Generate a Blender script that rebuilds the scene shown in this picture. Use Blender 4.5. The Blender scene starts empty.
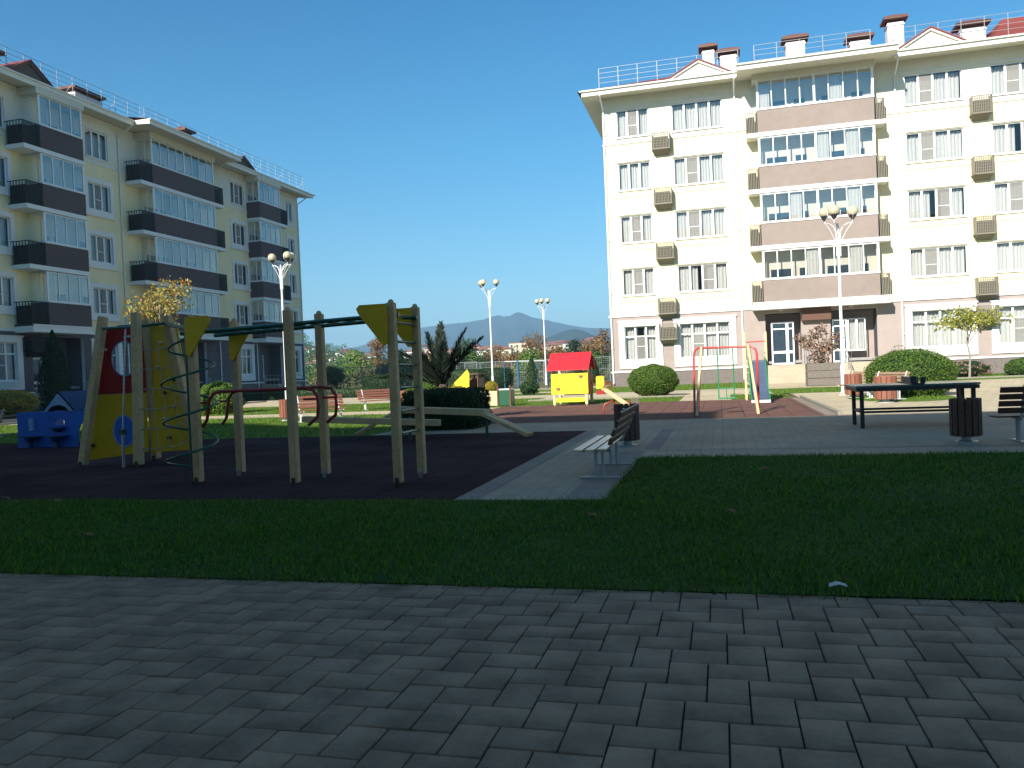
import bpy, math, random
import numpy as np
from mathutils import Vector, Matrix, Euler
random.seed(7); rng = np.random.default_rng(11)
R = math.radians; PI = math.pi
S = bpy.context.scene; COL = S.collection

# ------------------------------------------------------------ materials
def nodes_of(name):
    m = bpy.data.materials.new(name); m.use_nodes = True
    nt = m.node_tree; b = nt.nodes['Principled BSDF']
    return m, nt, b
def mat(name, col, rough=.7, var=.18, scale=3., metal=0., bump=0., bscale=40., spec=.4, coat=0., big=.0, island=0.):
    """procedural: base colour varied by two octaves of noise, optional bump and per-island variation"""
    m, nt, b = nodes_of(name); N = nt.nodes; L = nt.links
    tc = N.new('ShaderNodeTexCoord')
    n1 = N.new('ShaderNodeTexNoise'); n1.inputs['Scale'].default_value = scale; n1.inputs['Detail'].default_value = 6; n1.inputs['Roughness'].default_value = .65
    L.new(tc.outputs['Object'], n1.inputs['Vector'])
    rp = N.new('ShaderNodeMapRange'); rp.inputs['From Min'].default_value = .3; rp.inputs['From Max'].default_value = .7
    rp.inputs['To Min'].default_value = 1 - var; rp.inputs['To Max'].default_value = 1 + var
    L.new(n1.outputs['Fac'], rp.inputs['Value'])
    val = rp.outputs['Result']
    if big > 0:
        n2 = N.new('ShaderNodeTexNoise'); n2.inputs['Scale'].default_value = scale * .12; n2.inputs['Detail'].default_value = 3
        L.new(tc.outputs['Object'], n2.inputs['Vector'])
        r2 = N.new('ShaderNodeMapRange'); r2.inputs['From Min'].default_value = .35; r2.inputs['From Max'].default_value = .65
        r2.inputs['To Min'].default_value = 1 - big; r2.inputs['To Max'].default_value = 1 + big
        L.new(n2.outputs['Fac'], r2.inputs['Value'])
        mu = N.new('ShaderNodeMath'); mu.operation = 'MULTIPLY'; L.new(val, mu.inputs[0]); L.new(r2.outputs['Result'], mu.inputs[1]); val = mu.outputs[0]
    if island > 0:
        g = N.new('ShaderNodeNewGeometry')
        r3 = N.new('ShaderNodeMapRange'); r3.inputs['To Min'].default_value = 1 - island; r3.inputs['To Max'].default_value = 1 + island
        L.new(g.outputs['Random Per Island'], r3.inputs['Value'])
        mu = N.new('ShaderNodeMath'); mu.operation = 'MULTIPLY'; L.new(val, mu.inputs[0]); L.new(r3.outputs['Result'], mu.inputs[1]); val = mu.outputs[0]
    vm = N.new('ShaderNodeVectorMath'); vm.operation = 'SCALE'; vm.inputs[0].default_value = col; L.new(val, vm.inputs['Scale'])
    L.new(vm.outputs[0], b.inputs['Base Color'])
    b.inputs['Roughness'].default_value = rough; b.inputs['Metallic'].default_value = metal
    b.inputs['Specular IOR Level'].default_value = spec
    if coat: b.inputs['Coat Weight'].default_value = coat
    if bump > 0:
        n3 = N.new('ShaderNodeTexNoise'); n3.inputs['Scale'].default_value = bscale; n3.inputs['Detail'].default_value = 4
        L.new(tc.outputs['Object'], n3.inputs['Vector'])
        bp = N.new('ShaderNodeBump'); bp.inputs['Strength'].default_value = bump; bp.inputs['Distance'].default_value = .02
        L.new(n3.outputs['Fac'], bp.inputs['Height']); L.new(bp.outputs[0], b.inputs['Normal'])
    return m
def leafmat(name, cols, rough=.6, trans=.25, spec=.25):
    """foliage: a colour ramp picked per leaf"""
    m, nt, b = nodes_of(name); N = nt.nodes; L = nt.links
    g = N.new('ShaderNodeNewGeometry'); cr = N.new('ShaderNodeValToRGB')
    e = cr.color_ramp.elements
    while len(e) < len(cols): e.new(.5)
    for i, c in enumerate(cols): e[i].position = i / (len(cols) - 1); e[i].color = (*c, 1)
    L.new(g.outputs['Random Per Island'], cr.inputs[0]); L.new(cr.outputs[0], b.inputs['Base Color'])
    b.inputs['Roughness'].default_value = rough; b.inputs['Specular IOR Level'].default_value = spec
    tr = N.new('ShaderNodeBsdfTranslucent'); L.new(cr.outputs[0], tr.inputs[0])
    mx = N.new('ShaderNodeMixShader'); mx.inputs[0].default_value = trans
    out = [n for n in N if n.type == 'OUTPUT_MATERIAL'][0]
    L.new(b.outputs[0], mx.inputs[1]); L.new(tr.outputs[0], mx.inputs[2]); L.new(mx.outputs[0], out.inputs['Surface'])
    return m
def glassmat(name, tint=(.75, .82, .84), refl=.12, rough=.02):
    m, nt, b = nodes_of(name); N = nt.nodes; L = nt.links
    N.remove(b); out = [n for n in N if n.type == 'OUTPUT_MATERIAL'][0]
    t = N.new('ShaderNodeBsdfTransparent'); t.inputs[0].default_value = (*tint, 1)
    g = N.new('ShaderNodeBsdfGlossy'); g.inputs['Roughness'].default_value = rough; g.inputs[0].default_value = (.9, .93, .95, 1)
    tc = N.new('ShaderNodeTexCoord'); ns = N.new('ShaderNodeTexNoise'); ns.inputs['Scale'].default_value = .9
    L.new(tc.outputs['Object'], ns.inputs['Vector'])
    bp = N.new('ShaderNodeBump'); bp.inputs['Strength'].default_value = .15; bp.inputs['Distance'].default_value = .02
    L.new(ns.outputs['Fac'], bp.inputs['Height']); L.new(bp.outputs[0], g.inputs['Normal'])
    f = N.new('ShaderNodeFresnel'); f.inputs[0].default_value = 1.5
    a = N.new('ShaderNodeMath'); a.operation = 'ADD'; a.inputs[1].default_value = refl; L.new(f.outputs[0], a.inputs[0])
    mx = N.new('ShaderNodeMixShader'); L.new(a.outputs[0], mx.inputs[0]); L.new(t.outputs[0], mx.inputs[1]); L.new(g.outputs[0], mx.inputs[2])
    L.new(mx.outputs[0], out.inputs['Surface']); return m

M = {}
M['cream'] = mat('cream_plaster', (.84, .74, .48), .9, .05, 1.2, bump=.25, bscale=30, spec=.2, big=.05)
M['pale'] = mat('pale_plaster', (.72, .70, .62), .9, .05, 1.2, bump=.25, bscale=30, spec=.2, big=.04)
M['beige'] = mat('beige_plaster', (.34, .285, .262), .9, .06, 1.5, bump=.25, bscale=30, spec=.2, big=.05)
M['plinth'] = mat('plinth_stone', (.17, .145, .135), .85, .15, 4, bump=.3, spec=.2)
M['trim'] = mat('white_trim', (.74, .74, .74), .75, .04, 2, spec=.3)
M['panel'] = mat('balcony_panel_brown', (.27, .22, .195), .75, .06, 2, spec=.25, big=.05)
M['panel_shaded'] = mat('balcony_panel_shaded', (.105, .075, .078), .75, .08, 2, spec=.25, big=.05)  # same panels as the sunlit building, shade painted into the colour
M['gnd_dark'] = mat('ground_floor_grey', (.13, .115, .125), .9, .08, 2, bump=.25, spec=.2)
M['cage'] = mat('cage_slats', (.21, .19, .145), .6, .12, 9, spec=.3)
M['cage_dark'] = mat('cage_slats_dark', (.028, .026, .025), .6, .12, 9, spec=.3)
M['acbody'] = mat('conditioner_case', (.035, .033, .03), .6, .08, 6)
M['roof'] = mat('red_roof_tile', (.20, .045, .035), .6, .2, 12, bump=.6, bscale=14, spec=.4)
M['soffit'] = mat('soffit_board', (.64, .61, .52), .9, .05, 3)
M['fascia'] = mat('fascia_board', (.76, .75, .70), .7, .05, 3)
M['rail'] = mat('galvanised_rail', (.30, .31, .33), .5, .12, 8, metal=.2)
M['pvc'] = mat('window_frame_white', (.78, .79, .80), .45, .03, 5, spec=.5)
M['glass'] = glassmat('window_glass', (.90, .91, .91), .04)
M['bayglass'] = glassmat('balcony_glass', (.92, .92, .90), .16)
M['curtain'] = mat('white_curtain', (.52, .53, .52), .9, .08, 6)
M['curtain2'] = mat('cream_curtain', (.52, .49, .38), .9, .08, 6)
M['net'] = mat('insect_screen', (.30, .29, .27), .9, .08, 60)
M['gable_brown'] = mat('brown_gable_cladding', (.13, .10, .085), .9, .1, 6)
def screenmat():
    m, nt, b = nodes_of('insect_mesh'); b.inputs['Base Color'].default_value = (.34, .33, .31, 1); b.inputs['Roughness'].default_value = .9
    t = nt.nodes.new('ShaderNodeBsdfTransparent'); w = nt.nodes.new('ShaderNodeTexNoise'); w.inputs['Scale'].default_value = 6
    tc = nt.nodes.new('ShaderNodeTexCoord'); nt.links.new(tc.outputs['Object'], w.inputs['Vector']); r = nt.nodes.new('ShaderNodeMapRange'); r.inputs['To Min'].default_value = .30; r.inputs['To Max'].default_value = .45; nt.links.new(w.outputs['Fac'], r.inputs['Value'])
    mx = nt.nodes.new('ShaderNodeMixShader'); out = [n for n in nt.nodes if n.type == 'OUTPUT_MATERIAL'][0]
    nt.links.new(r.outputs[0], mx.inputs[0]); nt.links.new(t.outputs[0], mx.inputs[1]); nt.links.new(b.outputs[0], mx.inputs[2]); nt.links.new(mx.outputs[0], out.inputs['Surface']); return m
M['net'] = screenmat()
M['inner'] = mat('interior_wall', (.30, .29, .27), .9, .08, 2)
M['darkglass'] = mat('dark_pane', (.03, .05, .07), .12, .2, 3, spec=.7)
M['door'] = mat('door_brown_dark', (.05, .042, .04), .5, .2, 5)
M['step'] = mat('cream_step_tile', (.40, .34, .25), .85, .08, 6, big=.08)
M['darkstone'] = mat('planter_stone', (.16, .14, .12), .9, .2, 8, bump=.5)
# play equipment
M['post'] = mat('grey_brown_timber_post', (.56, .37, .19), .75, .16, 14, bump=.25, bscale=60, spec=.3, big=.1)
M['postl'] = mat('pale_timber', (.62, .50, .28), .7, .12, 10, bump=.2)
M['ply_y'] = mat('yellow_board', (.66, .40, .010), .5, .06, 5, spec=.35, big=.06)
M['ply_yb'] = mat('bright_yellow_board', (.82, .66, .02), .5, .05, 5, spec=.4)
M['ply_o'] = mat('orange_yellow_board', (.80, .44, .02), .5, .05, 5, spec=.4)
M['ply_r'] = mat('dark_red_board', (.36, .018, .012), .5, .08, 5, spec=.35, big=.06)
M['roofred'] = mat('playhouse_red', (.62, .025, .035), .5, .05, 5, spec=.4)
M['redtube'] = mat('red_tube', (.30, .018, .012), .4, .1, 8, spec=.5)
M['redtube2'] = mat('bright_red_tube', (.52, .05, .04), .4, .06, 8, spec=.5)
M['green'] = mat('green_tube', (.012, .085, .045), .35, .12, 8, spec=.5)
M['green2'] = mat('bright_green_tube', (.02, .22, .10), .4, .1, 8, spec=.5)
M['blue'] = mat('blue_board', (.012, .10, .42), .5, .07, 4, spec=.35, big=.08)
M['bluedark'] = mat('dark_blue_board', (.008, .04, .11), .55, .08, 4)
M['bluepale'] = mat('pale_blue_board', (.22, .33, .50), .55, .08, 4)
M['rope'] = mat('grey_rope', (.30, .28, .25), .9, .15, 50)
M['hold'] = mat('pale_hold', (.60, .48, .36), .6, .15, 20)
M['holdd'] = mat('dark_hold', (.07, .035, .02), .6, .15, 20)
M['steel'] = mat('brushed_steel', (.42, .43, .44), .35, .1, 10, metal=.8)
M['slide'] = mat('slide_blue_steel', (.10, .14, .22), .4, .1, 5, metal=.3)
M['blkmetal'] = mat('black_metal', (.055, .052, .055), .45, .1, 10, metal=.3)
M['whitemetal'] = mat('white_painted_metal', (.74, .74, .76), .4, .04, 10, spec=.5)
M['legmetal'] = mat('pale_grey_metal', (.42, .45, .47), .4, .06, 10, metal=.3)
M['slat_dark'] = mat('dark_brown_slat', (.115, .055, .036), .55, .25, 16, bump=.25, spec=.35)
M['slat_sheen'] = mat('sheen_pale_slat', (.82, .58, .36), .28, .18, 16, bump=.15, spec=.8)  # reflected brightness on the seat is painted into the slat colour
M['slat_red'] = mat('red_brown_slat', (.24, .095, .06), .6, .2, 16, bump=.25, spec=.3)
M['slat_tan'] = mat('tan_slat', (.30, .20, .13), .6, .2, 16, bump=.25, spec=.3)
M['concrete'] = mat('concrete', (.33, .32, .30), .9, .12, 8, bump=.3)
M['tabletop'] = mat('table_top_green', (.10, .16, .14), .3, .08, 4, spec=.6)
M['globe'] = mat('lamp_globe', (.50, .46, .32), .35, .05, 6, spec=.5)
M['bark'] = mat('bark', (.10, .075, .055), .9, .3, 12, bump=.8, bscale=20)
M['barkpale'] = mat('pale_bark', (.28, .24, .19), .9, .25, 12, bump=.5)
M['court'] = mat('court_blue_post', (.02, .12, .24), .5, .1, 6)
M['wire'] = mat('fence_wire', (.17, .21, .22), .6, .1, 6)
# foliage
M['lf_green'] = leafmat('leaf_green', [(.03, .075, .012), (.06, .12, .02), (.10, .17, .03)])
M['lf_topiary'] = leafmat('leaf_topiary', [(.045, .10, .012), (.08, .15, .02), (.13, .20, .03)])
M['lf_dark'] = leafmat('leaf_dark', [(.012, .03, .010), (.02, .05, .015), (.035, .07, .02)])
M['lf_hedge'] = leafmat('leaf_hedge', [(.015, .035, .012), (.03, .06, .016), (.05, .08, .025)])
M['lf_conifer'] = leafmat('leaf_conifer', [(.018, .045, .016), (.03, .07, .02), (.05, .09, .03)])
M['lf_autumn'] = leafmat('leaf_autumn', [(.45, .10, .02), (.36, .26, .04), (.42, .34, .06), (.14, .17, .03), (.44, .38, .12), (.18, .20, .05)])
M['lf_brown'] = leafmat('leaf_brown', [(.16, .07, .03), (.22, .12, .04), (.14, .12, .04), (.26, .14, .06)])
M['lf_olive'] = leafmat('leaf_olive', [(.07, .09, .03), (.12, .13, .05), (.16, .15, .06)])
M['lf_bright'] = leafmat('leaf_bright', [(.06, .13, .015), (.10, .19, .02), (.16, .25, .03)])
M['lf_gold'] = leafmat('leaf_gold', [(.34, .24, .02), (.48, .36, .03), (.22, .20, .03)])
M['lf_yellowgreen'] = leafmat('leaf_yellowgreen', [(.20, .24, .03), (.34, .32, .05), (.12, .16, .03)])
M['lf_pink'] = leafmat('leaf_flowering', [(.12, .15, .04), (.30, .12, .10), (.38, .30, .26), (.20, .16, .08), (.10, .05, .05)])
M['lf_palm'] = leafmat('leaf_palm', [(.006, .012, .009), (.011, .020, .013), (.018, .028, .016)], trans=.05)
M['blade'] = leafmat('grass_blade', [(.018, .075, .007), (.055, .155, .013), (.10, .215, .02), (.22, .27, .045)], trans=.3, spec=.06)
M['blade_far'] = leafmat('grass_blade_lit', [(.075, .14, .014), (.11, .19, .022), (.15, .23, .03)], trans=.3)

# ------------------------------------------------------------ mesh helpers
class MB:
    def __init__(s): s.v = []; s.f = []; s.m = []; s.n = 0
    def raw(s, v, f, mi=0):
        s.v += [tuple(p) for p in v]; s.f += [tuple(i + s.n for i in q) for q in f]; s.m += [mi] * len(f); s.n += len(v); return s
    def box(s, x0, x1, y0, y1, z0, z1, mi=0, rot=None, piv=None):
        v = [(x, y, z) for x in (x0, x1) for y in (y0, y1) for z in (z0, z1)]
        if rot is not None:
            p = Vector(piv) if piv is not None else Vector(((x0 + x1) / 2, (y0 + y1) / 2, (z0 + z1) / 2))
            e = Euler(rot).to_matrix(); v = [tuple(e @ (Vector(q) - p) + p) for q in v]
        return s.raw(v, [(0, 1, 3, 2), (4, 6, 7, 5), (0, 4, 5, 1), (2, 3, 7, 6), (0, 2, 6, 4), (1, 5, 7, 3)], mi)
    def bar(s, a, b, w, h=None, mi=0, w2=None, up=(0, 0, 1)):
        """square bar from a to b, w wide, h deep"""
        a = Vector(a); b = Vector(b); d = (b - a).normalized(); h = h or w
        u = Vector(up)
        if abs(d.dot(u)) > .99: u = Vector((0, 1, 0))
        x = d.cross(u).normalized(); y = x.cross(d).normalized(); k = (w2 / w) if w2 else 1
        v = []
        for p, q in ((a, 1), (b, k)):
            for sx, sy in ((-1, -1), (1, -1), (1, 1), (-1, 1)): v.append(p + x * sx * w / 2 * q + y * sy * h / 2 * q)
        return s.raw(v, [(3, 2, 1, 0), (4, 5, 6, 7), (0, 1, 5, 4), (1, 2, 6, 5), (2, 3, 7, 6), (3, 0, 4, 7)], mi)
    def tube(s, pts, r, n=8, mi=0, cap=True):
        pts = [Vector(p) for p in pts]; rs = r if isinstance(r, (list, tuple)) else [r] * len(pts)
        v = []; f = []; prev = None
        for i, p in enumerate(pts):
            d = (pts[min(i + 1, len(pts) - 1)] - pts[max(i - 1, 0)]).normalized()
            if prev is None:
                u = Vector((0, 0, 1)) if abs(d.z) < .9 else Vector((1, 0, 0)); x = d.cross(u).normalized()
            else: x = (prev - d * prev.dot(d)).normalized()
            prev = x; y = d.cross(x)
            for k in range(n):
                a = 2 * PI * k / n; v.append(p + (x * math.cos(a) + y * math.sin(a)) * rs[i])
        for i in range(len(pts) - 1):
            for k in range(n):
                a = i * n + k; b = i * n + (k + 1) % n; f.append((a, b, b + n, a + n))
        if cap: f.append(tuple(range(n - 1, -1, -1))); f.append(tuple((len(pts) - 1) * n + k for k in range(n)))
        return s.raw(v, f, mi)
    def lathe(s, c, prof, n=16, mi=0):
        """prof: (radius, z) bottom to top around c"""
        v = []; f = []
        for r_, z in prof:
            for k in range(n): a = 2 * PI * k / n; v.append((c[0] + r_ * math.cos(a), c[1] + r_ * math.sin(a), c[2] + z))
        for i in range(len(prof) - 1):
            for k in range(n): a = i * n + k; b = i * n + (k + 1) % n; f.append((a, b, b + n, a + n))
        f.append(tuple(range(n - 1, -1, -1))); f.append(tuple((len(prof) - 1) * n + k for k in range(n)))
        return s.raw(v, f, mi)
    def ball(s, c, r, n=14, mi=0, sz=1.):
        return s.lathe(c, [(max(r * math.sin(PI * i / 10), .001), -r * sz * math.cos(PI * i / 10)) for i in range(11)], n, mi)
    def build(s, name, mats, parent=None, smooth=False, bevel=0., loc=None, label=None):
        me = bpy.data.meshes.new(name); me.from_pydata(s.v, [], s.f)
        for m in (mats if isinstance(mats, (list, tuple)) else [mats]): me.materials.append(M[m] if isinstance(m, str) else m)
        me.polygons.foreach_set('material_index', s.m)
        if smooth: me.polygons.foreach_set('use_smooth', [True] * len(s.f))
        me.update()
        o = bpy.data.objects.new(name, me); COL.objects.link(o)
        if parent: o.parent = parent
        if loc: o.location = loc
        if label: o['label'] = label
        if bevel:
            b = o.modifiers.new('Bevel', 'BEVEL'); b.width = bevel; b.segments = 2; b.limit_method = 'ANGLE'
        if smooth:
            try: me.set_sharp_from_angle(angle=R(40))
            except Exception: pass
        return o
def fastmesh(name, V, F, mats, parent=None, midx=None):
    V = np.asarray(V, dtype=np.float32); F = np.asarray(F, dtype=np.int32); k = F.shape[1]
    me = bpy.data.meshes.new(name); me.vertices.add(len(V)); me.vertices.foreach_set('co', V.ravel())
    me.loops.add(F.size); me.loops.foreach_set('vertex_index', F.ravel())
    me.polygons.add(len(F)); me.polygons.foreach_set('loop_start', np.arange(len(F), dtype=np.int32) * k)
    try: me.polygons.foreach_set('loop_total', np.full(len(F), k, dtype=np.int32))
    except Exception: pass
    for m in (mats if isinstance(mats, (list, tuple)) else [mats]): me.materials.append(M[m])
    if midx is not None: me.polygons.foreach_set('material_index', np.asarray(midx, dtype=np.int32))
    me.update(calc_edges=True); me.validate()
    o = bpy.data.objects.new(name, me); COL.objects.link(o)
    if parent: o.parent = parent
    return o
def root(name, label, cat, loc=(0, 0, 0), rz=0., group=None):
    o = bpy.data.objects.new(name, None); COL.objects.link(o); o.location = loc; o.rotation_euler = (0, 0, rz)
    o.empty_display_size = .3; tag(o, label, cat, group); return o
def tag(o, label, cat, group=None, kind=None):
    if label: o['label'] = label
    if cat: o['category'] = cat
    if group: o['group'] = group
    if kind: o['kind'] = kind
    return o
def copy_thing(src, loc, rz=None, label=None, scale=None):
    def rec(o, par):
        c = o.copy(); COL.objects.link(c); c.parent = par
        for ch in list(o.children): rec(ch, c)
        return c
    c = rec(src, None); c.location = loc
    if rz is not None: c.rotation_euler = (0, 0, rz)
    if scale: c.scale = (scale,) * 3 if not isinstance(scale, tuple) else scale
    if label: c['label'] = label
    return c
def structure(o): o['kind'] = 'structure'; return o
def plate(name, outer, holes, th, mats, parent=None, mw=None, bevel=0.):
    """flat board from a 2D outline (x,z) with holes, thickness th along y; mw = world matrix"""
    cu = bpy.data.curves.new(name, 'CURVE'); cu.dimensions = '2D'; cu.fill_mode = 'BOTH'; cu.extrude = th / 2
    if bevel: cu.bevel_depth = bevel; cu.bevel_resolution = 1
    for pl in [outer] + list(holes):
        sp = cu.splines.new('POLY'); sp.points.add(len(pl) - 1); sp.use_cyclic_u = True
        for i, p in enumerate(pl): sp.points[i].co = (p[0], p[1], 0, 1)
    t = bpy.data.objects.new(name + '_t', cu); COL.objects.link(t)
    dg = bpy.context.evaluated_depsgraph_get(); dg.update()
    me = bpy.data.meshes.new_from_object(t.evaluated_get(dg)); bpy.data.objects.remove(t); bpy.data.curves.remove(cu)
    me.name = name; me.transform(Matrix.Rotation(R(90), 4, 'X'))
    if mw is not None: me.transform(mw)
    me.materials.clear()
    for m in (mats if isinstance(mats, (list, tuple)) else [mats]): me.materials.append(M[m])
    o = bpy.data.objects.new(name, me); COL.objects.link(o)
    if parent: o.parent = parent
    return o
def ell(cx, cz, rx, rz, n=28): return [(cx + rx * math.cos(2 * PI * i / n), cz + rz * math.sin(2 * PI * i / n)) for i in range(n)]

# ------------------------------------------------------------ foliage helpers
def leaves(P, size, flat=0., jitter=.5, aspect=.6, nrm=None):
    """P: (n,3) leaf centres -> verts, quads"""
    n = len(P); s = size * (1 + jitter * (rng.random(n) - .5))
    d = rng.normal(size=(n, 3)); 
    if nrm is not None: d = d * .55 + nrm
    d /= np.linalg.norm(d, axis=1)[:, None]
    t = rng.normal(size=(n, 3)); a = np.cross(d, t); a /= np.linalg.norm(a, axis=1)[:, None]; b = np.cross(d, a)
    s = s[:, None]; w = a * s * .5; h = b * s * .5 * aspect
    V = np.stack([P - w, P - h * .9 + w * .1, P + w, P + h * .9 + w * .1], 1).reshape(-1, 3)
    F = np.arange(4 * n).reshape(-1, 4); return V, F
def blob_points(blobs, n, shell=.5):
    vol = np.array([b[3] * b[4] * b[5] for b in blobs]); k = rng.choice(len(blobs), n, p=vol / vol.sum())
    B = np.array(blobs)[k]; d = rng.normal(size=(n, 3)); d /= np.linalg.norm(d, axis=1)[:, None]
    r = rng.random(n) ** (1 / 3.); r = shell + (1 - shell) * r if shell > 0 else r
    r *= 1 + .10 * rng.normal(size=n)
    return B[:, :3] + d * r[:, None] * B[:, 3:6], d
def crown(name, blobs, n, size, m, parent, shell=.35, align=False):
    P, d = blob_points(blobs, n, shell); V, F = leaves(P, size, nrm=d if align else None)
    return fastmesh(name, V, F, m, parent)
def tree(name, label, cat, loc, h, crown_r, m, n=1400, size=.25, trunk_h=.35, blobs=9, group=None, sq=.8, seed=0, bark='bark', tr=.0, shell=.2, align=False):
    rs = random.Random(seed); t = root(name, label, cat, loc, rs.random() * 6, group)
    tr = tr or h * .022 + .03
    b = MB(); top = h * .8; pts = [(0, 0, -.1)]; 
    for i in range(1, 6): pts.append((rs.uniform(-.03, .03) * h * .5, rs.uniform(-.03, .03) * h * .5, top * i / 5))
    b.tube(pts, [tr * (1.2 - .9 * i / 5) for i in range(6)], 8)
    bl = []; zc = h * trunk_h + (h * (1 - trunk_h)) / 2; hz = h * (1 - trunk_h) / 2
    for i in range(blobs):
        a = rs.random() * 2 * PI; rr = crown_r * rs.uniform(.25, .62); zz = zc + hz * rs.uniform(-.62, .62)
        k = 1 - .35 * abs(zz - zc) / hz; rb = crown_r * rs.uniform(.34, .52)
        c = (math.cos(a) * rr * k, math.sin(a) * rr * k, zz); bl.append((*c, rb, rb, rb * sq))
        z0 = h * trunk_h * rs.uniform(.7, 1.2); b.tube([(0, 0, z0), (c[0] * .5, c[1] * .5, (z0 + c[2]) / 2 + .05 * h * .3), c], [tr * .5, tr * .3, tr * .12], 5)
    bl.append((0, 0, zc, crown_r * .5, crown_r * .5, hz * .75)); bl.append((0, 0, h * .9 - crown_r * .1, crown_r * .3, crown_r * .3, h * .1))
    b.build('trunk', bark, t, smooth=True)
    crown('crown', bl, n, size, m, t, shell, align)
    return t
def shrub(name, label, cat, loc, rx, ry, rz, m, n=3000, size=.08, group=None, zc=None, core='lf_dark', lump=.05, box=False, seed=1, power=2.):
    """clipped bush: an uneven inner mass with small leaves all over its skin"""
    t = root(name, label, cat, loc, 0, group); zc = rz * .92 if zc is None else zc
    d = rng.normal(size=(n, 3)); d /= np.linalg.norm(d, axis=1)[:, None]
    def rad(d):
        k = (np.abs(d) ** power).sum(1) ** (-1. / power)
        w = np.sin(d[:, 0] * 5 + seed) * np.sin(d[:, 1] * 6 + seed * 2) * np.sin(d[:, 2] * 5 + seed * 3) + .6 * np.sin(d[:, 0] * 11 + d[:, 2] * 9 + seed)
        return k * (1 + lump * w)
    r = rad(d) * (1 + .03 * rng.normal(size=n)); P = d * r[:, None] * np.array([rx, ry, rz]); P[:, 2] += zc
    keep = P[:, 2] > .02; V, F = leaves(P[keep], size, nrm=d[keep] * .7)
    fastmesh('foliage', V, F, m, t)
    b = MB(); nu, nv = 20, 12; v = []; 
    D = np.array([[math.sin(PI * (j + .001) / nv) * math.cos(2 * PI * i / nu), math.sin(PI * (j + .001) / nv) * math.sin(2 * PI * i / nu), -math.cos(PI * (j + .001) / nv)] for j in range(nv + 1) for i in range(nu)])
    rr = rad(D) * .93; Q = D * rr[:, None] * np.array([rx, ry, rz]); Q[:, 2] = np.maximum(Q[:, 2] + zc, .01)
    f = [(j * nu + i, j * nu + (i + 1) % nu, (j + 1) * nu + (i + 1) % nu, (j + 1) * nu + i) for j in range(nv) for i in range(nu)]
    b.raw(Q.tolist(), f); b.build('branches', core, t, smooth=True)
    return t

# ------------------------------------------------------------ camera
RC = ((.9669, .0369, -.2524), (.2515, .0266, .9675), (-.0424, .9990, -.0164))   # rows: world x, y, z in camera right/up/forward
cam = bpy.data.cameras.new('camera'); co = bpy.data.objects.new('camera', cam); COL.objects.link(co)
mw = Matrix(((RC[0][0], RC[0][1], -RC[0][2], 0), (RC[1][0], RC[1][1], -RC[1][2], 0), (RC[2][0], RC[2][1], -RC[2][2], 1.6), (0, 0, 0, 1)))
co.matrix_world = mw; cam.sensor_width = 36; cam.lens = 36 * 800 / 1024; cam.clip_start = .05; cam.clip_end = 12000
S.camera = co
def bear(px):
    """x/y slope of the bearing through a column of the photo at the horizon (used to site far things)"""
    a, c = (px - 512) / 800., (384 - (371 - .0424 * (px - 512))) / 800.
    w = [r[0] * a + r[1] * c + r[2] for r in RC]; return w[0] / w[1]

# ------------------------------------------------------------ light
SUN_EL, SUN_AZ = 30.5, 18.   # azimuth measured from -Y towards -X
world = bpy.data.worlds.new('World'); S.world = world; world.use_nodes = True
wn = world.node_tree; bg = wn.nodes['Background']; sky = wn.nodes.new('ShaderNodeTexSky'); sky.sky_type = 'NISHITA'
sky.sun_disc = False; sky.sun_elevation = R(SUN_EL); sky.sun_rotation = R(180 + SUN_AZ)
sky.altitude = 50; sky.air_density = 1.0; sky.dust_density = .3; sky.ozone_density = 4.5
tint = wn.nodes.new('ShaderNodeVectorMath'); tint.operation = 'MULTIPLY'; # the clear sky's colour: paler towards the horizon, deep blue half way up, added warmth overhead, out of view, for the ambient light
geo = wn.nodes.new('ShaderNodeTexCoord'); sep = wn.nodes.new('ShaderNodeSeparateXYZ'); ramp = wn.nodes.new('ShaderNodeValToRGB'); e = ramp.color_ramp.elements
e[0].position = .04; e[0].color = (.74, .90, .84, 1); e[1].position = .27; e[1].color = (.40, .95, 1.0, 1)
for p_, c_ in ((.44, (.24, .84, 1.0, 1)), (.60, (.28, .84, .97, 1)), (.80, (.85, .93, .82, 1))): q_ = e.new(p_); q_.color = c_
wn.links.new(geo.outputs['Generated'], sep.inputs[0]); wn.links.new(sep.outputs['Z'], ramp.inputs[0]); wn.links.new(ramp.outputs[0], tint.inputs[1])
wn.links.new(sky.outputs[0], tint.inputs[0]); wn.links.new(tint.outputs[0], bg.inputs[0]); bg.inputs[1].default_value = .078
sl = bpy.data.lights.new('sun', 'SUN'); sl.energy = 5.0; sl.angle = R(.5); sl.color = (1, .93, .82)
so = bpy.data.objects.new('sun', sl); COL.objects.link(so)
sd = Vector((-math.sin(R(SUN_AZ)) * math.cos(R(SUN_EL)), -math.cos(R(SUN_AZ)) * math.cos(R(SUN_EL)), math.sin(R(SUN_EL))))
so.rotation_euler = sd.to_track_quat('Z', 'Y').to_euler(); so.location = (-20, -60, 60)
S.view_settings.view_transform = 'Standard'; S.view_settings.look = 'None'; S.view_settings.exposure = 1.0; S.view_settings.gamma = 1

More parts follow.
